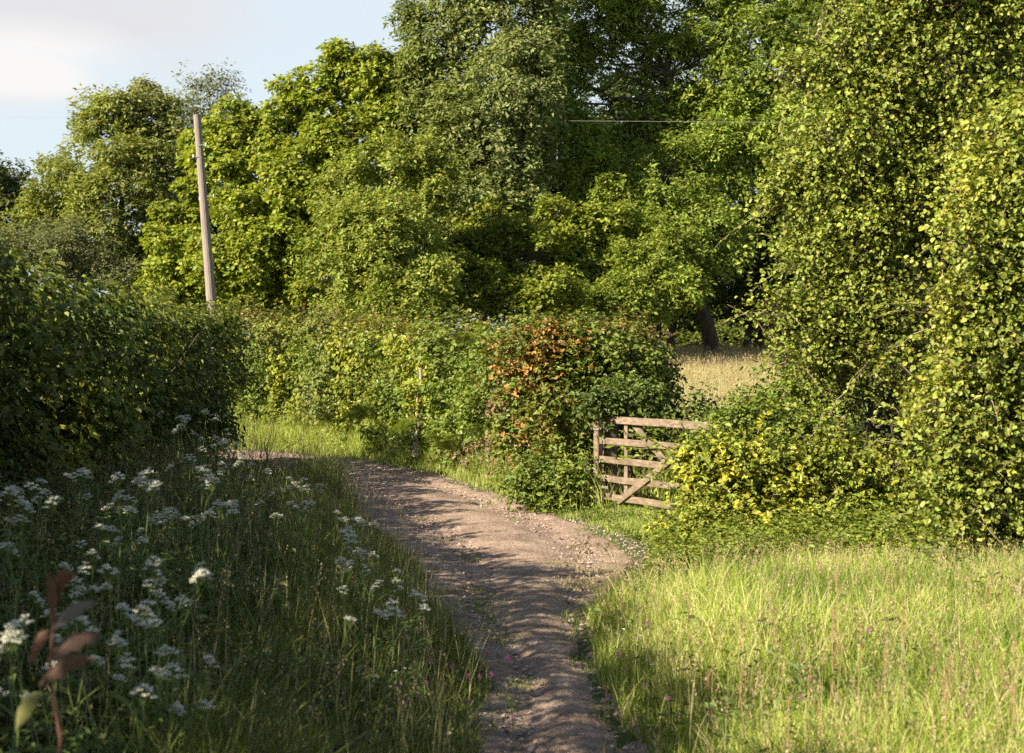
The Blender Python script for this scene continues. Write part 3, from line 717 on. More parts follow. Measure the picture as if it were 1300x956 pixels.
# ------------------------------------------------------------------ grass
def blades(bag, x, y, h, w, lean, cols, rnd, segs=3, zoff=0.0, wind=(0.1, 0.0)):
    n = len(x)
    z = base_ground(x, y) + zoff
    P = np.stack([x, y, z - .02], 1)
    a = rnd.random(n) * 6.283
    Dh = np.stack([np.cos(a), np.sin(a), np.zeros(n)], 1)
    fa = rnd.random(n) * 6.283
    B = np.stack([np.cos(fa), np.sin(fa), np.zeros(n)], 1)
    bend = lean * rnd.uniform(.2, 1.4, n)
    wv = np.array([wind[0], wind[1], 0])
    rows = []
    for j in range(segs + 1):
        t = j / segs
        c = P + np.array([0, 0, 1]) * (h * (t - 0.28 * bend * t ** 3))[:, None] + (Dh + wv) * (h * bend * t ** 2)[:, None]
        ww = w * (1 - t ** 2.2) + 0.0004
        if j < segs:
            rows.append(c - B * ww[:, None] * .5); rows.append(c + B * ww[:, None] * .5)
        else: rows.append(c)
    K = 2 * segs + 1
    v = np.stack(rows, 1).reshape(-1, 3)
    b = np.arange(n)[:, None] * K
    quads = np.concatenate([b + np.array([[2 * j, 2 * j + 1, 2 * j + 3, 2 * j + 2]]) for j in range(segs - 1)]) if segs > 1 else []
    tri = b + np.array([[2 * segs - 2, 2 * segs - 1, 2 * segs]])
    cols = np.asarray(cols)
    pick = rnd.integers(0, len(cols), n)
    c = cols[pick] * rnd.normal(1, .15, (n, 1)) * (1 + .25 * (vnoise(xy3(x, y, 1.5), 4)[:, None] * 2 - 1))
    bag.add(v, [quads, tri], np.repeat(c, K, 0))
    return P, P + np.array([0, 0, 1]) * (h * (1 - 0.28 * bend))[:, None] + (Dh + wv) * (h * bend)[:, None]

def heads(bag, tops, rnd, col, m=7, L=.07, s=.009, spread=.012):
    """seed heads: small scales round the last stretch of each stalk"""
    n = len(tops)
    for j in range(m):
        Q = tops + np.array([0, 0, 1]) * ((j / m - .5) * L * rnd.uniform(.8, 1.2, n))[:, None] + rand_unit(n, rnd) * spread
        leaves(bag, Q, rand_unit(n, rnd) * .5 + np.array([0, 0, 1]), rand_unit(n, rnd), s * rnd.uniform(.8, 1.6, n), s * .6, np.asarray(col) * rnd.normal(1, .2, (n, 1)), 'quad', 0.05)

def region(n, x0, x1, y0, y1, test, rnd, ypow=1.0):
    x = rnd.uniform(x0, x1, n); y = y0 + (y1 - y0) * rnd.random(n) ** ypow
    d, s = lane_side(x, y)
    k = test(x, y, d, s)
    return x[k], y[k], d[k]

G1 = (0.22, .31, .04); G2 = (0.30, .37, .06); G3 = (0.14, .21, .03); ST = (0.46, .42, .22); G4 = (0.35, .40, .10)
# right verge meadow
rnd = np.random.default_rng(101); g = Bag()
def fr(x, y, m=.35): return (x < (720 / F) * y + m) & (x > -(720 / F) * y - m)
x, y, d = region(230000, 0.3, 8, 4.5, 16.5, lambda x, y, d, s: (s > 0) & (d > -.04 + .1 * vnoise(xy3(x, y, 3), 2)) & fr(x, y) & (y < 14.0) & ~((y > 13.2) & (x < 1.9)), rnd, 1.15)
hh = np.where(d < .35, .2 + .5 * d, .36) * (1 - .6 * smooth(9.5, 13.2, y)) * rnd.uniform(.55, 1.25, len(x)) * (.6 + .8 * vnoise(xy3(x, y, 1.3), 6))
pt = vnoise(xy3(x, y, 1.1), 41) + .35 * vnoise(xy3(x, y, 5), 43)
for lo, hi, cs_, hm in ((-1, .48, [G3, G3, (0.10, .155, .02), G1], .95), (.48, .72, [G1, G1, G2, ST], 1.0), (.72, 9, [G2, G4, ST, G1], 1.12)):
    kk = (pt > lo) & (pt <= hi) & (rnd.random(len(pt)) < .8)
    blades(g, x[kk], y[kk], hh[kk] * hm, rnd.uniform(.004, .0095, kk.sum()), .5, cs_, rnd)
n = 8000
x, y, d = region(n, 0.5, 8, 5, 15.5, lambda x, y, d, s: (s > 0) & (d > .1) & fr(x, y) & (y < 14.2), rnd)
P0, T0 = blades(g, x, y, rnd.uniform(.36, .58, len(x)) * (1 - .5 * smooth(9.5, 13.2, y)), np.full(len(x), .0028), .2, [ST, (0.3, .3, .1)], rnd)
hsel = rnd.random(len(T0)) < .8 * (1 - .7 * smooth(10, 12.5, T0[:, 1]))
heads(g, T0[hsel], rnd, (0.40, .30, .19), 8, .08, .013, .009)
wx, wy, wd_ = region(4200, .6, 8, 12.2, 15.2, lambda x, y, d, s: (s > 0) & (d > .2) & fr(x, y), rnd)
sprigs(g, np.stack([wx, wy, base_ground(wx, wy) + .08], 1), unit(np.stack([rnd.normal(0, .3, len(wx)), rnd.normal(0, .3, len(wx)), np.ones(len(wx))], 1)), rnd.uniform(.12, .36, len(wx)) * (1 + .9 * vnoise(xy3(wx, wy, 1.6), 19) * smooth(12.8, 14, wy)), 9, .055, .55, (0.19, .24, .035), rnd, 'round', 1.0, .6, None, .15)
wx, wy, wd_ = region(900, .6, 7, 6, 12, lambda x, y, d, s: (s > 0) & (d > .15) & fr(x, y) & (vnoise(xy3(x, y, 1.2), 29) > .62), rnd)
sprigs(g, np.stack([wx, wy, base_ground(wx, wy) + .1], 1), unit(np.stack([rnd.normal(0, .3, len(wx)), rnd.normal(0, .3, len(wx)), np.ones(len(wx))], 1)), rnd.uniform(.15, .4, len(wx)), 7, .06, .4, (0.13, .19, .04), rnd, 'round', 1.0, .6, None, .15)
tag(g.build('meadow_grass', M_grass), 'long sunlit grass with pale seed heads on the right verge', 'grass', kind='stuff')

# left bank
rnd = np.random.default_rng(102); g = Bag()
x, y, d = region(230000, -5.4, 1.2, 4.0, 31, lambda x, y, d, s: (s < 0) & (d > -.05 + .15 * vnoise(xy3(x, y, 3), 2)) & fr(x, y, .5) & (d < 3.9), rnd, 1.5)
hh = (.22 + .28 * smooth(0, .8, d) + .35 * smooth(17.5, 19.5, y) * (1 - smooth(21, 22.5, y)) * (d < 1.3) * (x > -2.9)) * (1 - .45 * (d > 1.2)) * (1 - .72 * smooth(21.5, 23.5, y) * (d < 2.2)) * (1 - .5 * smooth(15, 17, y) * (x < -2.9) * (d < 2.2) * (y < 21.5)) * rnd.uniform(.5, 1.3, len(x)) * (.7 + .6 * vnoise(xy3(x, y, 1.1), 16))
blades(g, x, y, hh, rnd.uniform(.004, .008, len(x)) * (1 + y / 30), .55, [(.10, .15, .025), (.12, .17, .03), (0.11, .12, .03), (0.07, .10, .025), (.17, .22, .035), (0.22, .2, .1)], rnd)  # blade colours darkened to deepen the shade on the bank
x, y, d = region(9000, -5, 1, 5, 30, lambda x, y, d, s: (s < 0) & (d > .05) & fr(x, y) & (d < 3.5), rnd, 1.3)
P0, T0 = blades(g, x, y, rnd.uniform(.45, .8, len(x)), np.full(len(x), .003), .25, [ST, (0.2, .2, .08)], rnd)
heads(g, T0, rnd, (0.30, .24, .17), 7, .08, .010, .010)
tag(g.build('bank_grass', M_grass), 'long shaded grass over the bank left of the lane', 'grass', kind='stuff')

# low leafy growth in the bank
rnd = np.random.default_rng(103); g = Bag()
x, y, d = region(30000, -6, 1, 4.5, 30, lambda x, y, d, s: (s < 0) & (d > .45) & (d < 4.2) & fr(x, y, .5) & (vnoise(xy3(x, y, 1.3), 61) + .16 * d > .50) & ((y < 22) | (d > 2.0)), rnd, 1.4)
z = base_ground(x, y); hts = rnd.uniform(.15, .5, len(x)) * (.6 + .15 * d) * (.6 + .8 * vnoise(xy3(x, y, 1.9), 88))
P = np.stack([x, y, z + hts * .25], 1); D = unit(np.stack([rnd.normal(0, .3, len(x)), rnd.normal(0, .3, len(x)), np.ones(len(x))], 1))
sprigs(g, P, D, hts, 8, .07, .45, np.array([0.10, .13, .032]) * rnd.normal(1, .2, (len(x), 1)), rnd, 'round', 1.0, .75, None, .1)  # leaf colour kept dark, painting in part of the bank's shade
tag(g.build('undergrowth', M_glossy), 'mixed low leafy weeds in the shaded left bank', 'weeds', kind='stuff')

# verge below the long hedge
rnd = np.random.default_rng(104); g = Bag()
x, y, d = region(150000, -13, 2.2, 16.5, 40, lambda x, y, d, s: (s > 0) & (d > -.03 + .12 * vnoise(xy3(x, y, 3), 2)) & (d < 1.9) & (y - 18.6 > (x - 1.25) * -.2) , rnd)
hh = (.14 + .5 * smooth(0, .7, d)) * rnd.uniform(.5, 1.3, len(x)) * (.6 + .8 * vnoise(xy3(x, y, 1.2), 16))
blades(g, x, y, hh, rnd.uniform(.007, .013, len(x)), .45, [G1, G2, G4, ST, G2], rnd, 2)
tag(g.build('verge_grass', M_grass), 'sunlit grass strip between the lane and the long hedge', 'grass', kind='stuff')
rnd = np.random.default_rng(105); g = Bag()
x, y, d = region(15000, -12, 2, 18, 38, lambda x, y, d, s: (s > 0) & (d > .3) & (d < 2.0) & (y - 19.2 > (x - 1.25) * -.2), rnd)
z = base_ground(x, y); hts = rnd.uniform(.3, 1.15, len(x)) * smooth(.0, 1.2, d) + .1
P = np.stack([x, y, z + hts * .2], 1); D = unit(np.stack([rnd.normal(0, .25, len(x)), rnd.normal(0, .25, len(x)), np.ones(len(x))], 1))
sprigs(g, P, D, hts, 8, .075, .45, np.array([0.21, .255, .04]) * rnd.normal(1, .2, (len(x), 1)), rnd, 'quad', 1.0, .7, None, .12)
tag(g.build('verge_weeds', M_glossy), 'tall leafy weeds at the foot of the long hedge', 'weeds', kind='stuff')

# turf and weeds in front of the gate and at the lane's gate side
rnd = np.random.default_rng(106); g = Bag()
x, y, d = region(50000, 0.6, 3.6, 13.0, 19.3, lambda x, y, d, s: (s > 0) & (d > .02 + .5 * (vnoise(xy3(x, y, 2.3), 22) - .3)), rnd)
blades(g, x, y, rnd.uniform(.03, .13, len(x)), rnd.uniform(.004, .009, len(x)), .6, [G1, G2, G3, ST], rnd, 2)
x2, y2, d2 = region(2600, .7, 3.2, 13.2, 19, lambda x, y, d, s: (s > 0) & (d > .1) & (vnoise(xy3(x, y, 1.7), 25) > .45), rnd)
P = np.stack([x2, y2, base_ground(x2, y2) + .02], 1); D = unit(np.stack([rnd.normal(0, .6, len(x2)), rnd.normal(0, .6, len(x2)), np.ones(len(x2))], 1))
sprigs(g, P, D, rnd.uniform(.05, .18, len(x2)), 6, .045, .6, (0.13, .18, .03), rnd, 'quad', 1.0, .7, None, .2)
# tufts growing on the lane itself
x3, y3, d3 = region(60000, -1.5, 1.8, 4.5, 24, lambda x, y, d, s: (d < 0) & ((vnoise(xy3(x, y, 2.6), 72) > .80 - .0 * y) | ((y < 12.5) & (vnoise(xy3(x, y, 2.1), 73) > .62)) | ((d > -.16) & (vnoise(xy3(x, y, 4), 74) > .55))), rnd, 1.3)
blades(g, x3, y3, rnd.uniform(.02, .10, len(x3)), rnd.uniform(.003, .007, len(x3)), .7, [G1, G3, (0.1, .13, .04)], rnd, 2)
tag(g.build('short_turf', M_grass), 'short grass and weeds fringing the lane by the gate', 'grass', kind='stuff')

# field beyond the gate
rnd = np.random.default_rng(107); g = Bag()
n = 170000
x = rnd.uniform(1.5, 17, n); y = 19.5 + (60 - 19.5) * rnd.random(n) ** .9
k = (x / y * F > 120) & (x / y * F < 420) & (x > 3.2 - (y - 16.4) * .35); x, y = x[k], y[k]
hh = rnd.uniform(.3, .65, len(x))
blades(g, x, y, hh, rnd.uniform(.007, .014, len(x)) * (y / 25), .3, [(0.47, .48, .28), (0.40, .45, .20), (.36, .40, .12), (0.43, .34, .22), ST], rnd, 2)
x = rnd.uniform(1.5, 17, 26000); y = 19.5 + 40 * rnd.random(26000); k = (x / y * F > 120) & (x / y * F < 420) & (x > 3.2 - (y - 16.4) * .35); x, y = x[k], y[k]
P0, T0 = blades(g, x, y, rnd.uniform(.55, .8, len(x)), np.full(len(x), .005) * (y / 25), .2, [(0.4, .3, .17)], rnd, 2)
heads(g, T0, rnd, (0.42, .33, .2), 4, .1, .03, .02)
tag(g.build('hay_field', M_grass), 'pale ripening meadow grass in the field beyond the gate', 'field grass', kind='stuff')

# ------------------------------------------------------------------ the gate
def beam(bag, p0, p1, wd, th, nrm, rnd=None, seg=1):
    """a plank from p0 to p1, wd across, th thick along nrm, with small chamfers"""
    p0 = np.asarray(p0, float); p1 = np.asarray(p1, float); nrm = unit(np.asarray(nrm, float))
    T = unit(p1 - p0); S = unit(np.cross(nrm, T)); c = min(wd, th) * .14
    prof = [(-wd / 2 + c, -th / 2), (wd / 2 - c, -th / 2), (wd / 2, -th / 2 + c), (wd / 2, th / 2 - c), (wd / 2 - c, th / 2), (-wd / 2 + c, th / 2), (-wd / 2, th / 2 - c), (-wd / 2, -th / 2 + c)]
    n = 8; m = 6; v = []
    for i in range(m):
        t = i / (m - 1); q = p0 + (p1 - p0) * t + S * (rng.normal() * .004) * (0 < i < m - 1)
        for a, b in prof: v.append(q + S * a + nrm * b)
    f = [(i * n + j, i * n + (j + 1) % n, (i + 1) * n + (j + 1) % n, (i + 1) * n + j) for i in range(m - 1) for j in range(n)]
    v = np.array(v)
    bag.add(v, [np.array(f)], (0.2, .15, .1)); bag.add(v[:n], [np.arange(n)[::-1][None]]); bag.add(v[-n:], [np.arange(n)[None]])
GL = W(757, 530, 19.0); GL[2] = 0
gdir = unit(np.array([2.08 - 1.126, 17.35 - 19.0, 0])); gn = unit(np.array([gdir[1], -gdir[0], 0]))   # faces the lane
if gn[0] > 0: gn = -gn
def gp(u, z, off=0): return np.array([GL[0], GL[1], 0]) + gdir * u + gn * off + np.array([0, 0, z])
GLEN = 2.7
root = empty('field_gate', gp(0, 0.1)); tag(root, 'weathered five bar wooden field gate with diagonal braces', 'gate')
loc = root.location[:]
def gpart(nm, *a, **k):
    b = Bag(); beam(b, *a, **k); o = b.build(nm, M_wood, root); bpoint(o, loc); return o
gpart('hinge_stile', gp(.04, .12), gp(.04, 1.31), .11, .085, gn)
gpart('latch_stile', gp(GLEN, .12), gp(GLEN, 1.3), .09, .075, gn)
for z0, z1, wd in ((1.245, 1.235, .095), (.965, .955, .085), (.72, .70, .085), (.475, .462, .085), (.235, .222, .085)):
    gpart('rail', gp(.075, z0), gp(GLEN - .045, z1), wd, .03, gn)
gpart('upright', gp(.66, .2, -.034), gp(.66, 1.2, -.034), .075, .028, gn)
gpart('upright', gp(2.1, .2, -.034), gp(2.1, 1.2, -.034), .075, .028, gn)
gpart('brace', gp(.56, .19, .033), gp(1.95, .92, .033), .09, .026, gn)
gpart('brace', gp(.78, 1.2, -.064), gp(1.62, .66, -.064), .09, .024, gn)
for z in (1.12, .36):      # hinge straps
    b = Bag(); beam(b, gp(-.05, z, .052), gp(.36, z, .052), .035, .006, gn); o = b.build('hinge', M_post, root); bpoint(o, loc)
b = Bag(); pz = W(764, 640, 19.4); px_, py_ = gp(-.02, 0, -.16)[:2]; px_ += .06
tube(b, [(px_, py_, -.1), (px_, py_, .7), (px_ + .01, py_, 1.2)], [.10, .098, .09], 8, (0.2, .15, .12)); o = b.build('gate_post', M_wood)
tag(o, 'thick upright wooden post the gate hangs from', 'post')
# short grey stake left of the gate
p = W(749, 640, 19.1); b = Bag(); gzz = ground(p[0], p[1])
tube(b, [(p[0] + .01, p[1], gzz - .1), (p[0], p[1], .35), (p[0] - .01, p[1], .70)], [.062, .06, .055], 7, (0.2, .2, .2)); o = b.build('short_stake', M_post)
tag(o, 'short grey weathered stake just left of the gate', 'stake')

# ------------------------------------------------------------------ leaning pole and wire
pb = W(283, 470, 35.6); pb[2] = ground(pb[0], pb[1]) - .2
pt = W(250, 146, 36.0)
root = empty('leaning_pole', pb); tag(root, 'leaning weathered wooden telegraph pole rising behind the left hedge', 'pole')
b = Bag(); t = np.linspace(0, 1, 9)[:, None]; pts = pb + (pt - pb) * t
tube(b, pts, np.linspace(.155, .088, 9), 14, (0.3, .27, .23)); o = b.build('pole_shaft', M_pole, root); bpoint(o, pb)
for px, py, sx in ((259, 184, 1), (248, 199, -1), (269, 249, 1), (256, 253, -1)):
    c = W(px, py, 35.85); b = Bag()
    tube(b, [c - np.array([sx * .16, 0, 0.02]), c + np.array([sx * .05, 0, .02])], .009, 6, (.3, .29, .28))
    tube(b, [c + np.array([sx * .05, 0, -.03]), c + np.array([sx * .05, 0, .02]), c + np.array([sx * .05, 0, .055])], [.017, .021, .010], 8, (.5, .5, .5))
    o = b.build('insulator', M_metal, root); bpoint(o, pb)
b = Bag()
w0 = W(-120, 148.0, 1 / (.0105 - .05 * .0145)); w1 = W(1500, 158.5, 1 / .0300)
tt = np.linspace(0, 1, 24)[:, None]
tube(b, w0 + (w1 - w0) * tt, .0045, 5, (.2, .19, .18)); o = b.build('overhead_wire', M_metal); tag(o, 'thin overhead wire crossing in front of the tall trees', 'wire')

# pale dead trunk and bare stem in the long hedge
root_d = W(532, 590, 27.0); g0 = ground(root_d[0], root_d[1])
b = Bag(); x0, y0 = W(530, 548, 27.9)[:2]
tube(b, bent((x0 - .03, y0, .2), (x0 + .06, y0 + .05, 1.95), 9, .012, 0, np.random.default_rng(3)), np.linspace(.075, .035, 9), 8)
o = b.build('dead_trunk', M_pale); tag(o, 'pale dead trunk standing in the face of the long hedge', 'dead trunk')
b = Bag(); r_ = np.random.default_rng(9); q = W(335, 600, 25.5); q[2] = ground(q[0], q[1])
for k in range(11):
    e = q + np.array([r_.normal(.15, .28), r_.normal(0, .2), r_.uniform(.35, .85)]); tube(b, bent(q, e, 6, .05, 0, r_), np.linspace(.012, .003, 6), 4)
o = b.build('bare_shrub', M_bark); tag(o, 'small bare twiggy shrub at the lane bend beside the left hedge', 'shrub')

# ------------------------------------------------------------------ small plants
def solve(px, py, h):
    """distance at which something h above the ground is seen at (px, py)"""
    d = np.linspace(3.5, 34, 1200)
    x = (px - 650) / F * d; z = EYE - (py - HZ) / F * d
    e = z - base_ground(x, d) - h
    i = np.argmax(e < 0) if (e < 0).any() else -1
    return x[i], d[i]

def umbel(seed, r=.05, n=13):
    rnd = np.random.default_rng(seed); b = Bag(); s = Bag()
    a = np.arange(n) * 2.4; rr = r * np.sqrt((np.arange(n) + .3) / n)
    c = np.stack([rr * np.cos(a), rr * np.sin(a), .75 * (r - rr ** 2 / r) + rnd.normal(0, .004, n)], 1)
    tl = rnd.normal(0, .3, 2); c[:, 2] += c[:, 0] * tl[0] - c[:, 1] * (tl[1] - .25)
    for q in c:
        m = 14; t = rnd.random(m) * 6.28; k = r * .17 * np.sqrt(rnd.random(m))
        P = q + np.stack([k * np.cos(t), k * np.sin(t), r * .12 - k * .5 + rnd.uniform(-.002, .002, m)], 1)
        leaves(b, P, np.stack([np.cos(t), np.sin(t), 0 * t], 1), unit(np.stack([rnd.normal(0, .4, m), rnd.normal(0, .4, m), np.ones(m)], 1)), .0088, .0075, np.array([0.72, .71, .60]) * rnd.uniform(.85, 1.1, (m, 1)), 'quad', .05)
        cap_ = q + np.array([[0, 0, r * .10]] + [[r * .15 * math.cos(k_), r * .15 * math.sin(k_), -r * .03] for k_ in np.arange(6) * 1.047])
        b.add(cap_, [np.array([(0, k_ + 1, (k_ + 1) % 6 + 1) for k_ in range(6)])], (0.66, .65, .53))
        tube(s, [np.array([0, 0, -.035]), q - np.array([0, 0, .002])], [.0011, .0007], 3, (0.14, .2, .05), False)
    return b, s

def make_umbel_plant(seed, h):
    rnd = np.random.default_rng(seed)
    root = empty('cow_parsley')
    st = Bag(); top = np.array([rnd.normal(0, .03), rnd.normal(0, .03), h])
    stem = bent((0, 0, 0), top, 6, .02, 0, rnd); tube(st, stem, np.linspace(.0045, .002, 6), 5, (0.12, .17, .045))
    tops = [top]
    for q in range(rnd.integers(0, 3)):
        s = stem[3 + q % 2]; e = s + np.array([rnd.normal(0, .09), rnd.normal(0, .09), (h - s[2]) * rnd.uniform(.75, 1.05)])
        tube(st, bent(s, e, 4, .05, 0, rnd), np.linspace(.0025, .0015, 4), 4, (0.12, .17, .045)); tops.append(e)
    st.build('stem', M_stem, root)
    for q, tp in enumerate(tops):
        b, s = umbel(seed * 10 + q, rnd.uniform(.027, .045) * (1 if q == 0 else .75), int(rnd.integers(9, 15)))
        b.V = [v + tp + np.array([0, 0, .03]) for v in b.V]; s.V = [v + tp + np.array([0, 0, .03]) for v in s.V]
        for vv, kk in zip(s.V, [0]): pass
        off = b.n
        b.V += s.V; b.c += s.c
        for kf, fl in s.F.items(): b.F.setdefault(kf, []).extend([f + off for f in fl])
        b.build('flower_head', M_petal, root)
    lf = Bag()
    for q in range(4):      # ferny leaves
        s = stem[1 + q % 3]; dr = rand_unit(1, rnd)[0]; dr[2] = abs(dr[2]) * .4 + .15; dr = unit(dr)
        m = 34; t = rnd.random(m); Q = s + dr * (t * .2)[:, None] + rand_unit(m, rnd) * (.045 * (1 - t * .7))[:, None]
        leaves(lf, Q, dr + rand_unit(m, rnd) * .8, unit(rand_unit(m, rnd) * .4 + np.array([0, 0, 1])), .03, .012, np.array([0.09, .145, .03]) * rnd.normal(1, .1, (m, 1)), 'quad')
    lf.build('foliage', M_grass, root)
    return root
protos = [(make_umbel_plant(200 + i, hh_), hh_) for i, hh_ in enumerate((.62, .75, .85, .7, .55, .68, .8, .6))]
used = set()
UM = [
 ('in the lower left corner of the shaded bank', 'cow parsley in the lower left corner', [(12, 662), (8, 700), (40, 690), (45, 762), (62, 780), (48, 800), (88, 745), (75, 820), (20, 760), (108, 800), (10, 815), (60, 855), (105, 750), (30, 640), (140, 860), (10, 880), (60, 905)]),
 ('in the thick patch left of centre in the bank', 'cow parsley in the thick patch of the bank', [(150, 630), (163, 636), (146, 645), (178, 650), (200, 648), (216, 655), (232, 650), (268, 644), (285, 642), (298, 648), (275, 655), (245, 668), (190, 664), (150, 690), (163, 700), (176, 690), (125, 705), (120, 722), (205, 712), (160, 728), (168, 742), (200, 735), (133, 672), (182, 706)]),
 ('on the bank just above the bottom of the view', 'cow parsley low in the bank', [(152, 782), (176, 792), (205, 758), (228, 765), (200, 858), (120, 842), (165, 815), (232, 830), (98, 775), (185, 880), (255, 900)]),
 ('against the foot of the shaded left hedge', 'cow parsley against the left hedge foot', [(22, 628), (28, 622), (55, 632), (88, 606), (105, 602), (150, 605), (232, 584), (255, 600), (202, 604), (60, 628), (175, 620)]),
 ('in the far clump where the left hedge ends', 'cow parsley where the left hedge ends', [(205, 524), (222, 518), (236, 522), (228, 532), (246, 530), (262, 524), (276, 526), (270, 534), (240, 542), (250, 552), (222, 550), (285, 546), (292, 552), (282, 562), (268, 558), (300, 566), (290, 574), (305, 583), (288, 590), (258, 572), (315, 590), (330, 600)]),
 ('near the top of the bank beside the far lane', 'cow parsley beside the far lane', [(366, 612), (374, 618), (388, 622), (408, 624), (425, 652), (372, 640), (348, 628), (392, 640), (350, 655), (330, 640), (440, 660)]),
 ('on the grassy edge of the lane in the middle', 'cow parsley on the lane edge', [(452, 660), (466, 664), (474, 668), (446, 690), (458, 700), (470, 706), (464, 724), (480, 745), (500, 740), (508, 750), (495, 768), (512, 760), (482, 782), (436, 712)]),
]
r_ = np.random.default_rng(33); first = set()
for where, grp, pts in UM:
    for (px, py) in pts:
        if py > 680 and px < 250 and r_.random() < .25: continue
        pi_ = int(r_.integers(len(protos))); pr, ph = protos[pi_]
        sc = r_.uniform(.9, 1.2) * (1.15 if 'hedge' in where else 1.0); x, y = solve(px + r_.uniform(-2, 2), py, ph * 1.04 * sc)
        z = ground(x, y) - .01; rz = r_.random() * 6.28
        if pi_ not in first: first.add(pi_); o = pr; o.location = (x, y, z); o.rotation_euler = (0, 0, rz); o.scale = (sc,) * 3
        else: o = copy_tree(pr, (x, y, z), rz, sc)
        tag(o, 'white cow parsley ' + where, 'wildflower', grp)

def single_flower(name, h, head, hcol, seed, scol=(0.12, .17, .04)):
    rnd = np.random.default_rng(seed); root = empty(name)
    st = Bag(); stem = bent((0, 0, 0), (rnd.normal(0, .03), rnd.normal(0, .03), h), 6, .03, 0, rnd); tube(st, stem, np.linspace(.0028, .0014, 6), 4, scol)
    m = 6; leaves(st, stem[rnd.integers(1, 4, m)], rand_unit(m, rnd), unit(rand_unit(m, rnd) * .4 + np.array([0, 0, 1])), .05, .014, (0.12, .17, .03), 'quad')
    st.build('stem', M_stem, root)
    b = Bag(); c = stem[-1]
    if head == 'ball':
        m = 46; dd = rand_unit(m, rnd); leaves(b, c + dd * np.array([.008, .008, .009]), dd, unit(dd + rand_unit(m, rnd) * .5), .009, .004, np.asarray(hcol) * rnd.uniform(.7, 1.2, (m, 1)), 'quad')
    elif head == 'cup':
        a = np.arange(5) * 1.2566; A = np.stack([np.cos(a), np.sin(a), .5 + 0 * a], 1); leaves(b, np.repeat(c[None], 5, 0), A, unit(np.stack([-np.cos(a) * .5, -np.sin(a) * .5, 1 + 0 * a], 1)), .014, .012, hcol, 'round')
    elif head == 'spike':
        m = 60; t = rnd.random(m); P = c - np.array([0, 0, 1]) * (t * h * .3)[:, None] + rand_unit(m, rnd) * (.004 + .012 * rnd.random(m))[:, None]
        leaves(b, P, rand_unit(m, rnd) + np.array([0, 0, .6]), rand_unit(m, rnd), .008, .006, np.asarray(hcol) * rnd.uniform(.6, 1.3, (m, 1)), 'quad')
    b.build('flower_head', M_petal, root)
    return root
def sow(name, protos_, pts, h, label, cat, grp, seed):
    r_ = np.random.default_rng(seed); seen = set()
    for k, (px, py) in enumerate(pts):
        i = k % len(protos_); x, y = solve(px, py, h); z = ground(x, y) - .01; rz = r_.random() * 6.28; sc = r_.uniform(.85, 1.15)
        if i not in seen: seen.add(i); o = protos_[i]; o.location = (x, y, z); o.rotation_euler = (0, 0, rz)
        else: o = copy_tree(protos_[i], (x, y, z), rz, sc)
        tag(o, label, cat, grp)
sow('clover', [single_flower('red_clover', .3, 'ball', (0.42, .14, .30), 300 + i) for i in range(3)], [(553, 838), (578, 845), (592, 856), (605, 848), (612, 835), (545, 860), (640, 846), (628, 860), (500, 868), (520, 880), (600, 885), (655, 895)], .3,
    'pink clover head in the grass at the end of the near lane', 'wildflower', 'clover beside the lane', 5)
sow('clover', [single_flower('red_clover', .34, 'ball', (0.5, .17, .36), 310 + i) for i in range(2)], [(966, 777), (990, 765), (783, 822), (815, 852), (849, 864), (822, 790), (1100, 800), (1010, 880)], .38,
    'pink clover head in the sunlit right verge', 'wildflower', 'clover in the right verge', 6)
sow('buttercup', [single_flower('buttercup', .34, 'cup', (0.8, .55, .02), 320 + i) for i in range(2)], [(482, 793), (494, 796), (502, 790), (504, 799), (492, 838), (488, 846)], .34, 'yellow buttercup in the grass left of the lane', 'wildflower', 'buttercups', 7)
sow('daisy', [single_flower('daisy', .3, 'cup', (0.8, .8, .78), 330 + i) for i in range(2)], [(523, 848), (511, 852), (782, 795), (788, 800), (601, 824), (652, 856), (430, 848), (445, 850), (820, 810), (825, 845)], .3, 'small white daisy in the short verge grass', 'wildflower', 'daisies', 8)
sow('campion', [single_flower('red_campion', .6, 'cup', (0.55, .08, .38), 340 + i) for i in range(3)], [(94, 628), (103, 638), (90, 634), (126, 642), (213, 628), (391, 620), (383, 640), (428, 640), (240, 652)], .6, 'magenta campion flower among the shaded white umbels', 'wildflower', 'campions', 9)
sow('sorrel', [single_flower('sorrel', .62, 'spike', (0.34, .17, .11), 350 + i, (0.28, .2, .1)) for i in range(4)],
    [(770 + 0, 880), (905, 790), (937, 785), (880, 770), (982, 775), (1058, 770), (1063, 750), (1057, 800), (1075, 812), (1092, 800), (1120, 740), (1123, 820), (1180, 800), (1200, 855), (1195, 850), (1235, 800), (1268, 840), (1290, 790), (1025, 835), (1150, 770), (1250, 750), (1040, 870), (1110, 865), (950, 840), (1215, 780), (1285, 870), (905, 870), (1000, 905)], .6,
    'rusty red sorrel spike standing in the sunlit meadow grass', 'sorrel', 'sorrel in the right verge', 10)

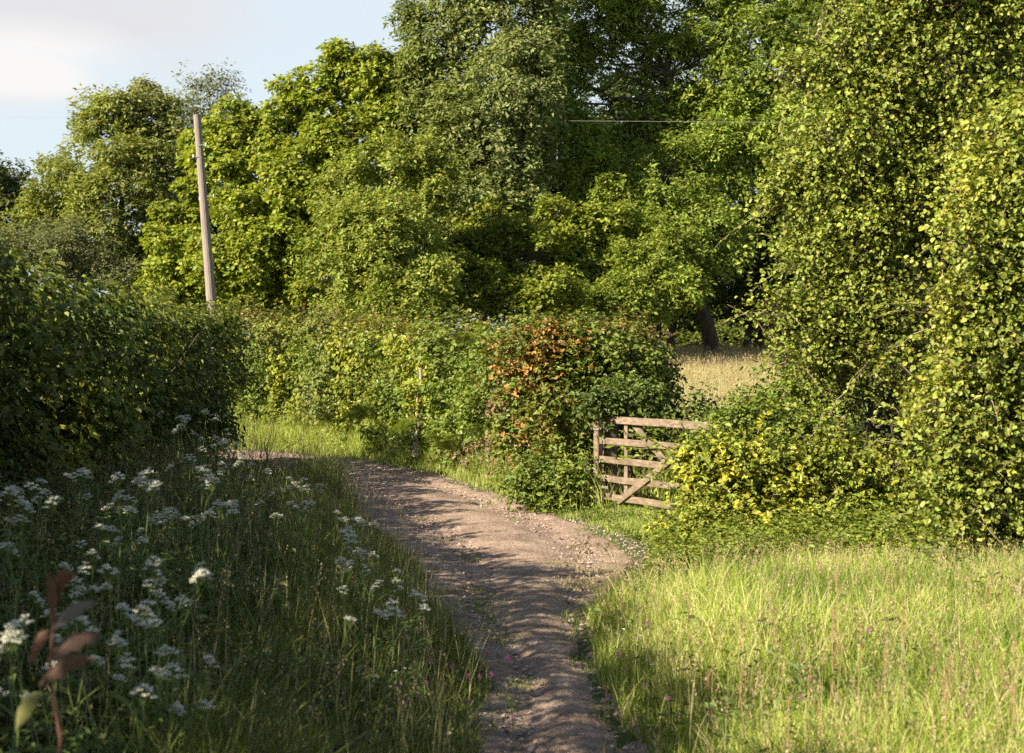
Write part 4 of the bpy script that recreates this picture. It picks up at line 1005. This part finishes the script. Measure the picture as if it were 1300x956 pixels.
# tuft of wide blades with trembling seed heads leaning over the lane
rnd = np.random.default_rng(400)
for j, (px, py, d0, lab) in enumerate([(775, 830, 10.2, 'grass tuft with nodding seed heads leaning over the near lane'), (795, 800, 11.0, 'smaller arching grass tuft behind the nodding one')]):
    x0, y0 = W(px, py, d0)[:2]; loc = (x0, y0, ground(x0, y0) - .02); root = empty('grass_tuft', loc); tag(root, lab, 'grass tuft')
    b = Bag(); n = 60
    blades(b, x0 + rnd.normal(0, .07, n), y0 + rnd.normal(0, .07, n), rnd.uniform(.3, .6, n), rnd.uniform(.006, .012, n), .8, [G2, G4, ST], rnd, 5, wind=(-.35, 0))
    o = b.build('blades', M_grass, root); bpoint(o, loc)
    b = Bag()
    for k in range(9 if j == 0 else 5):
        e = np.array([x0 - rnd.uniform(.05, .42), y0 + rnd.normal(0, .12), loc[2] + rnd.uniform(.4, .68)])
        pp = bent(loc, e, 8, .01, -.18, rnd); tube(b, pp, np.linspace(.0025, .0012, 8), 4, (0.36, .33, .15))
        m = 11; t = rnd.random(m); Q = e + np.array([-1, 0, 0]) * (t * .12)[:, None] + rand_unit(m, rnd) * .045 - np.array([0, 0, .02])
        for r1 in range(3): leaves(b, Q + rand_unit(m, rnd) * .004, rand_unit(m, rnd) * .4 + np.array([0, 0, -1]), rand_unit(m, rnd), .02, .013, np.array([0.36, .29, .19]) * rnd.uniform(.8, 1.2, (m, 1)), 'round')
    o = b.build('seed_heads', M_grass, root); bpoint(o, loc)

# bracken ferns
def fern(loc, seed, R, label, col, name='bracken_fern', fr_=6):
    rnd = np.random.default_rng(seed); root = empty(name, loc); tag(root, label, 'fern', 'ferns along the long hedge')
    for q in range(fr_):
        b = Bag(); a = rnd.uniform(math.pi * .9, math.pi * 2.1); L = R * rnd.uniform(.7, 1.1)
        t = np.linspace(0, 1, 16)[:, None]
        sp = np.array([math.cos(a), math.sin(a), 0]) * t * L * .75 + np.array([0, 0, 1]) * (t * 1.1 - .65 * t ** 2.2) * L
        tube(b, sp, np.linspace(.005, .0015, 16), 4, col, False)
        T = unit(np.gradient(sp, axis=0)); S = unit(np.cross(T, np.array([0, 0, 1])))
        for i in range(3, 16):
            pl = L * .34 * (1 - (i - 3) / 13.5)
            for sd in (-1, 1):
                m = max(2, int(pl / .022)); u_ = (np.arange(m) + .5) / m
                Q = sp[i] + S[i] * sd * (u_ * pl)[:, None] + T[i] * (u_ * pl * .3)[:, None] - np.array([0, 0, 1]) * (u_ ** 2 * pl * .2)[:, None]
                for s2 in (-1, 1):
                    leaves(b, Q, np.repeat((T[i] * s2 + S[i] * sd * .4)[None], m, 0), unit(np.cross(S[i], T[i]) * np.ones((m, 1)) * np.sign(np.cross(S[i], T[i])[2]) + rand_unit(m, rnd) * .2), .042 * (1 - u_ * .6), .02, np.asarray(col) * rnd.normal(1, .1, (m, 1)), 'quad', .02)
        b.build('frond', M_grass, root)
for i, (px, py, d, R, lab) in enumerate([(455, 505, 27.6, .9, 'large bracken fern at the hedge foot left of the pale trunk'), (425, 510, 28.4, .8, 'bracken fern farthest left along the long hedge'), (500, 520, 26.3, .8, 'bracken fern just left of the pale dead trunk'),
        (575, 540, 24.6, .85, 'bracken fern right of the pale dead trunk'), (610, 520, 23.6, .7, 'small bracken fern toward the orange leaved bush'), (590, 440, 25.6, .6, 'bracken fern poking out of the top of the long hedge')]):
    p = W(px, py, d); 
    if i < 5: p[2] = max(ground(p[0], p[1]), p[2] - .55)
    fern(tuple(p), 500 + i, R, lab, (0.2, .24, .035) if i % 2 else (0.16, .21, .035))

# big dock plant close to the camera, out of focus
rnd = np.random.default_rng(600); p = W(66, 900, 3.3); loc = (p[0], p[1], ground(p[0], p[1])); root = empty('dock_plant', loc); tag(root, 'blurred reddish dock plant nearest the camera at lower left', 'dock plant')
b = Bag(); tp = W(72, 740, 3.3); st = bent(loc, tp, 8, .02, 0, rnd); tube(b, st, np.linspace(.007, .003, 8), 6, (0.18, .08, .06)); o = b.build('stem', M_stem, root); bpoint(o, loc)
for (ax, ay, bx, by, wd, cc) in ((60, 840, 130, 806, .055, (0.15, .09, .07)), (50, 870, 122, 835, .05, (0.14, .085, .065)), (66, 800, 124, 765, .045, (0.17, .15, .14)), (64, 800, 38, 842, .035, (0.2, .1, .07)), (70, 760, 98, 728, .03, (0.15, .07, .05)), (68, 790, 62, 728, .03, (0.2, .11, .09)), (72, 765, 80, 722, .028, (0.2, .1, .07)), (50, 880, 20, 930, .05, (0.2, .2, .07))):
    a0 = W(ax, ay, 3.3); a1 = W(bx, by, 3.25 + rnd.uniform(-.05, .1)); m = 9; t = np.linspace(0, 1, m)[:, None]
    mid = a0 + (a1 - a0) * t + np.array([0, 0, 1]) * np.sin(t * math.pi) * .015; T = unit(a1 - a0); S = unit(np.cross(T, unit(np.array([.3, -1, .5]))))
    wv = (np.sin(t[:, 0] * math.pi * .93 + .2) ** .8 * wd * .36 * (1 + .25 * np.sin(t[:, 0] * 21 + ax)))[:, None]; z_ = np.array([0, -.006, 0])
    v = np.stack([mid - S * wv, mid + z_, mid + S * wv], 1).reshape(-1, 3); k = np.arange(m - 1)[:, None] * 3
    b = Bag(); b.add(v, [np.concatenate([k + np.array([[0, 1, 4, 3]]), k + np.array([[1, 2, 5, 4]])])], cc); o = b.build('leaf', M_grass, root, True); bpoint(o, loc)

# ------------------------------------------------------------------ sky, sun, camera
EL, DIRX, DIRY = math.radians(31), -0.86, -0.51
az = math.atan2(DIRX, DIRY)        # from +Y toward +X
w = bpy.data.worlds.new('World'); bpy.context.scene.world = w; w.use_nodes = True
nt = w.node_tree; bg = nt.nodes['Background']; bg.inputs[1].default_value = 0.050
sky = nt.nodes.new('ShaderNodeTexSky'); sky.sky_type = 'NISHITA'; sky.sun_disc = False; sky.sun_elevation = EL; sky.sun_rotation = az
sky.air_density = 1.0; sky.dust_density = 1.2; sky.ozone_density = 1.0; sky.altitude = 50
tc = nt.nodes.new('ShaderNodeTexCoord'); mp = nt.nodes.new('ShaderNodeMapping'); mp.inputs['Scale'].default_value = (1, 1, 2.4); mp.inputs['Location'].default_value = (.35, .1, .12)
nt.links.new(tc.outputs['Generated'], mp.inputs[0])
n1 = noise_node(nt, 3.4, 7, .52, mp.outputs[0])
def cloud_at(px, py, r0, r1):
    d = nt.nodes.new('ShaderNodeVectorMath'); d.operation = 'DISTANCE'
    sc_ = nt.nodes.new('ShaderNodeVectorMath'); sc_.operation = 'MULTIPLY'; sc_.inputs[1].default_value = (1, 1, 2.6)
    v = unit(np.array([(px - 650) / F, 1, (HZ - py) / F]))
    nt.links.new(tc.outputs['Generated'], sc_.inputs[0]); nt.links.new(sc_.outputs[0], d.inputs[0]); d.inputs[1].default_value = (v[0], v[1], v[2] * 2.6)
    m_ = nt.nodes.new('ShaderNodeMapRange'); nt.links.new(d.outputs['Value'], m_.inputs[0]); m_.inputs[1].default_value = r1; m_.inputs[2].default_value = r0; m_.inputs[3].default_value = -.35; m_.inputs[4].default_value = .22
    return m_.outputs[0]
def mth(op, a, b):
    m_ = nt.nodes.new('ShaderNodeMath'); m_.operation = op
    for k_, v_ in ((0, a), (1, b)):
        if isinstance(v_, (int, float)): m_.inputs[k_].default_value = v_
        else: nt.links.new(v_, m_.inputs[k_])
    return m_.outputs[0]
grey = cloud_at(70, 0, .06, .25); white = cloud_at(20, 88, .02, .13)
cr = ramp(nt, mth('ADD', n1.outputs[0], mth('MAXIMUM', grey, white)), [(.44, (0, 0, 0)), (.66, (1, 1, 1))])
n2 = noise_node(nt, 5.0, 5, .5, mp.outputs[0])
cc = ramp(nt, n2.outputs[0], [(.42, (4.5, 4.35, 4.6)), (.62, (6.4, 6.3, 6.15))])
cc = ramp(nt, mth('ADD', mth('MULTIPLY', n2.outputs[0], .5), mth('MULTIPLY', white, 1.2)), [(.05, (5.25, 5.2, 5.35)), (.4, (6.3, 6.25, 6.15))])
veil = nt.nodes.new('ShaderNodeMix'); veil.data_type = 'RGBA'; sep = nt.nodes.new('ShaderNodeSeparateXYZ'); nt.links.new(tc.outputs['Generated'], sep.inputs[0])
vr = ramp(nt, sep.outputs[2], [(.27, (.85, .85, .85)), (.42, (.06, .06, .06))]); nt.links.new(vr.outputs[0], veil.inputs[0])
nt.links.new(sky.outputs[0], veil.inputs[6]); veil.inputs[7].default_value = (5.5, 6.15, 6.5, 1)
mx = nt.nodes.new('ShaderNodeMix'); mx.data_type = 'RGBA'
nt.links.new(cr.outputs[0], mx.inputs[0]); nt.links.new(veil.outputs[2], mx.inputs[6]); nt.links.new(cc.outputs[0], mx.inputs[7]); nt.links.new(mx.outputs[2], bg.inputs[0])

sd = bpy.data.lights.new('sun', 'SUN'); sd.energy = 5.0; sd.angle = math.radians(.55); sd.color = (1.0, .88, .67)
so = bpy.data.objects.new('sun', sd); C.objects.link(so)
hd = unit(np.array([DIRX, DIRY, 0])) * math.cos(EL); sdir = np.array([hd[0], hd[1], math.sin(EL)])
from mathutils import Vector
so.rotation_euler = Vector((-sdir[0], -sdir[1], -sdir[2])).to_track_quat('-Z', 'Y').to_euler()

cd = bpy.data.cameras.new('camera'); cam = bpy.data.objects.new('camera', cd); C.objects.link(cam); bpy.context.scene.camera = cam
cam.location = (0, 0, EYE); cam.rotation_euler = (math.radians(90), 0, 0)
cd.sensor_width = 36; cd.lens = 36 * F / 1300; cd.shift_y = -8 / 1300; cd.clip_end = 5000; cd.clip_start = .1
cd.dof.use_dof = True; cd.dof.focus_distance = 19; cd.dof.aperture_fstop = 4
sc = bpy.context.scene
sc.view_settings.view_transform = 'Standard'; sc.view_settings.look = 'None'; sc.view_settings.gamma = 1; sc.view_settings.exposure = 1.6
sc.render.engine = 'CYCLES'
sc.cycles.max_bounces = 6; sc.cycles.diffuse_bounces = 3; sc.cycles.glossy_bounces = 2; sc.cycles.transmission_bounces = 3; sc.cycles.transparent_max_bounces = 4
sc.cycles.use_denoising = False; sc.cycles.denoising_input_passes = 'RGB_ALBEDO_NORMAL'; sc.cycles.caustics_reflective = False; sc.cycles.caustics_refractive = False
sc.cycles.sample_clamp_indirect = 4
print('faces', sum(len(o.data.polygons) for o in bpy.data.objects if o.type == 'MESH'))
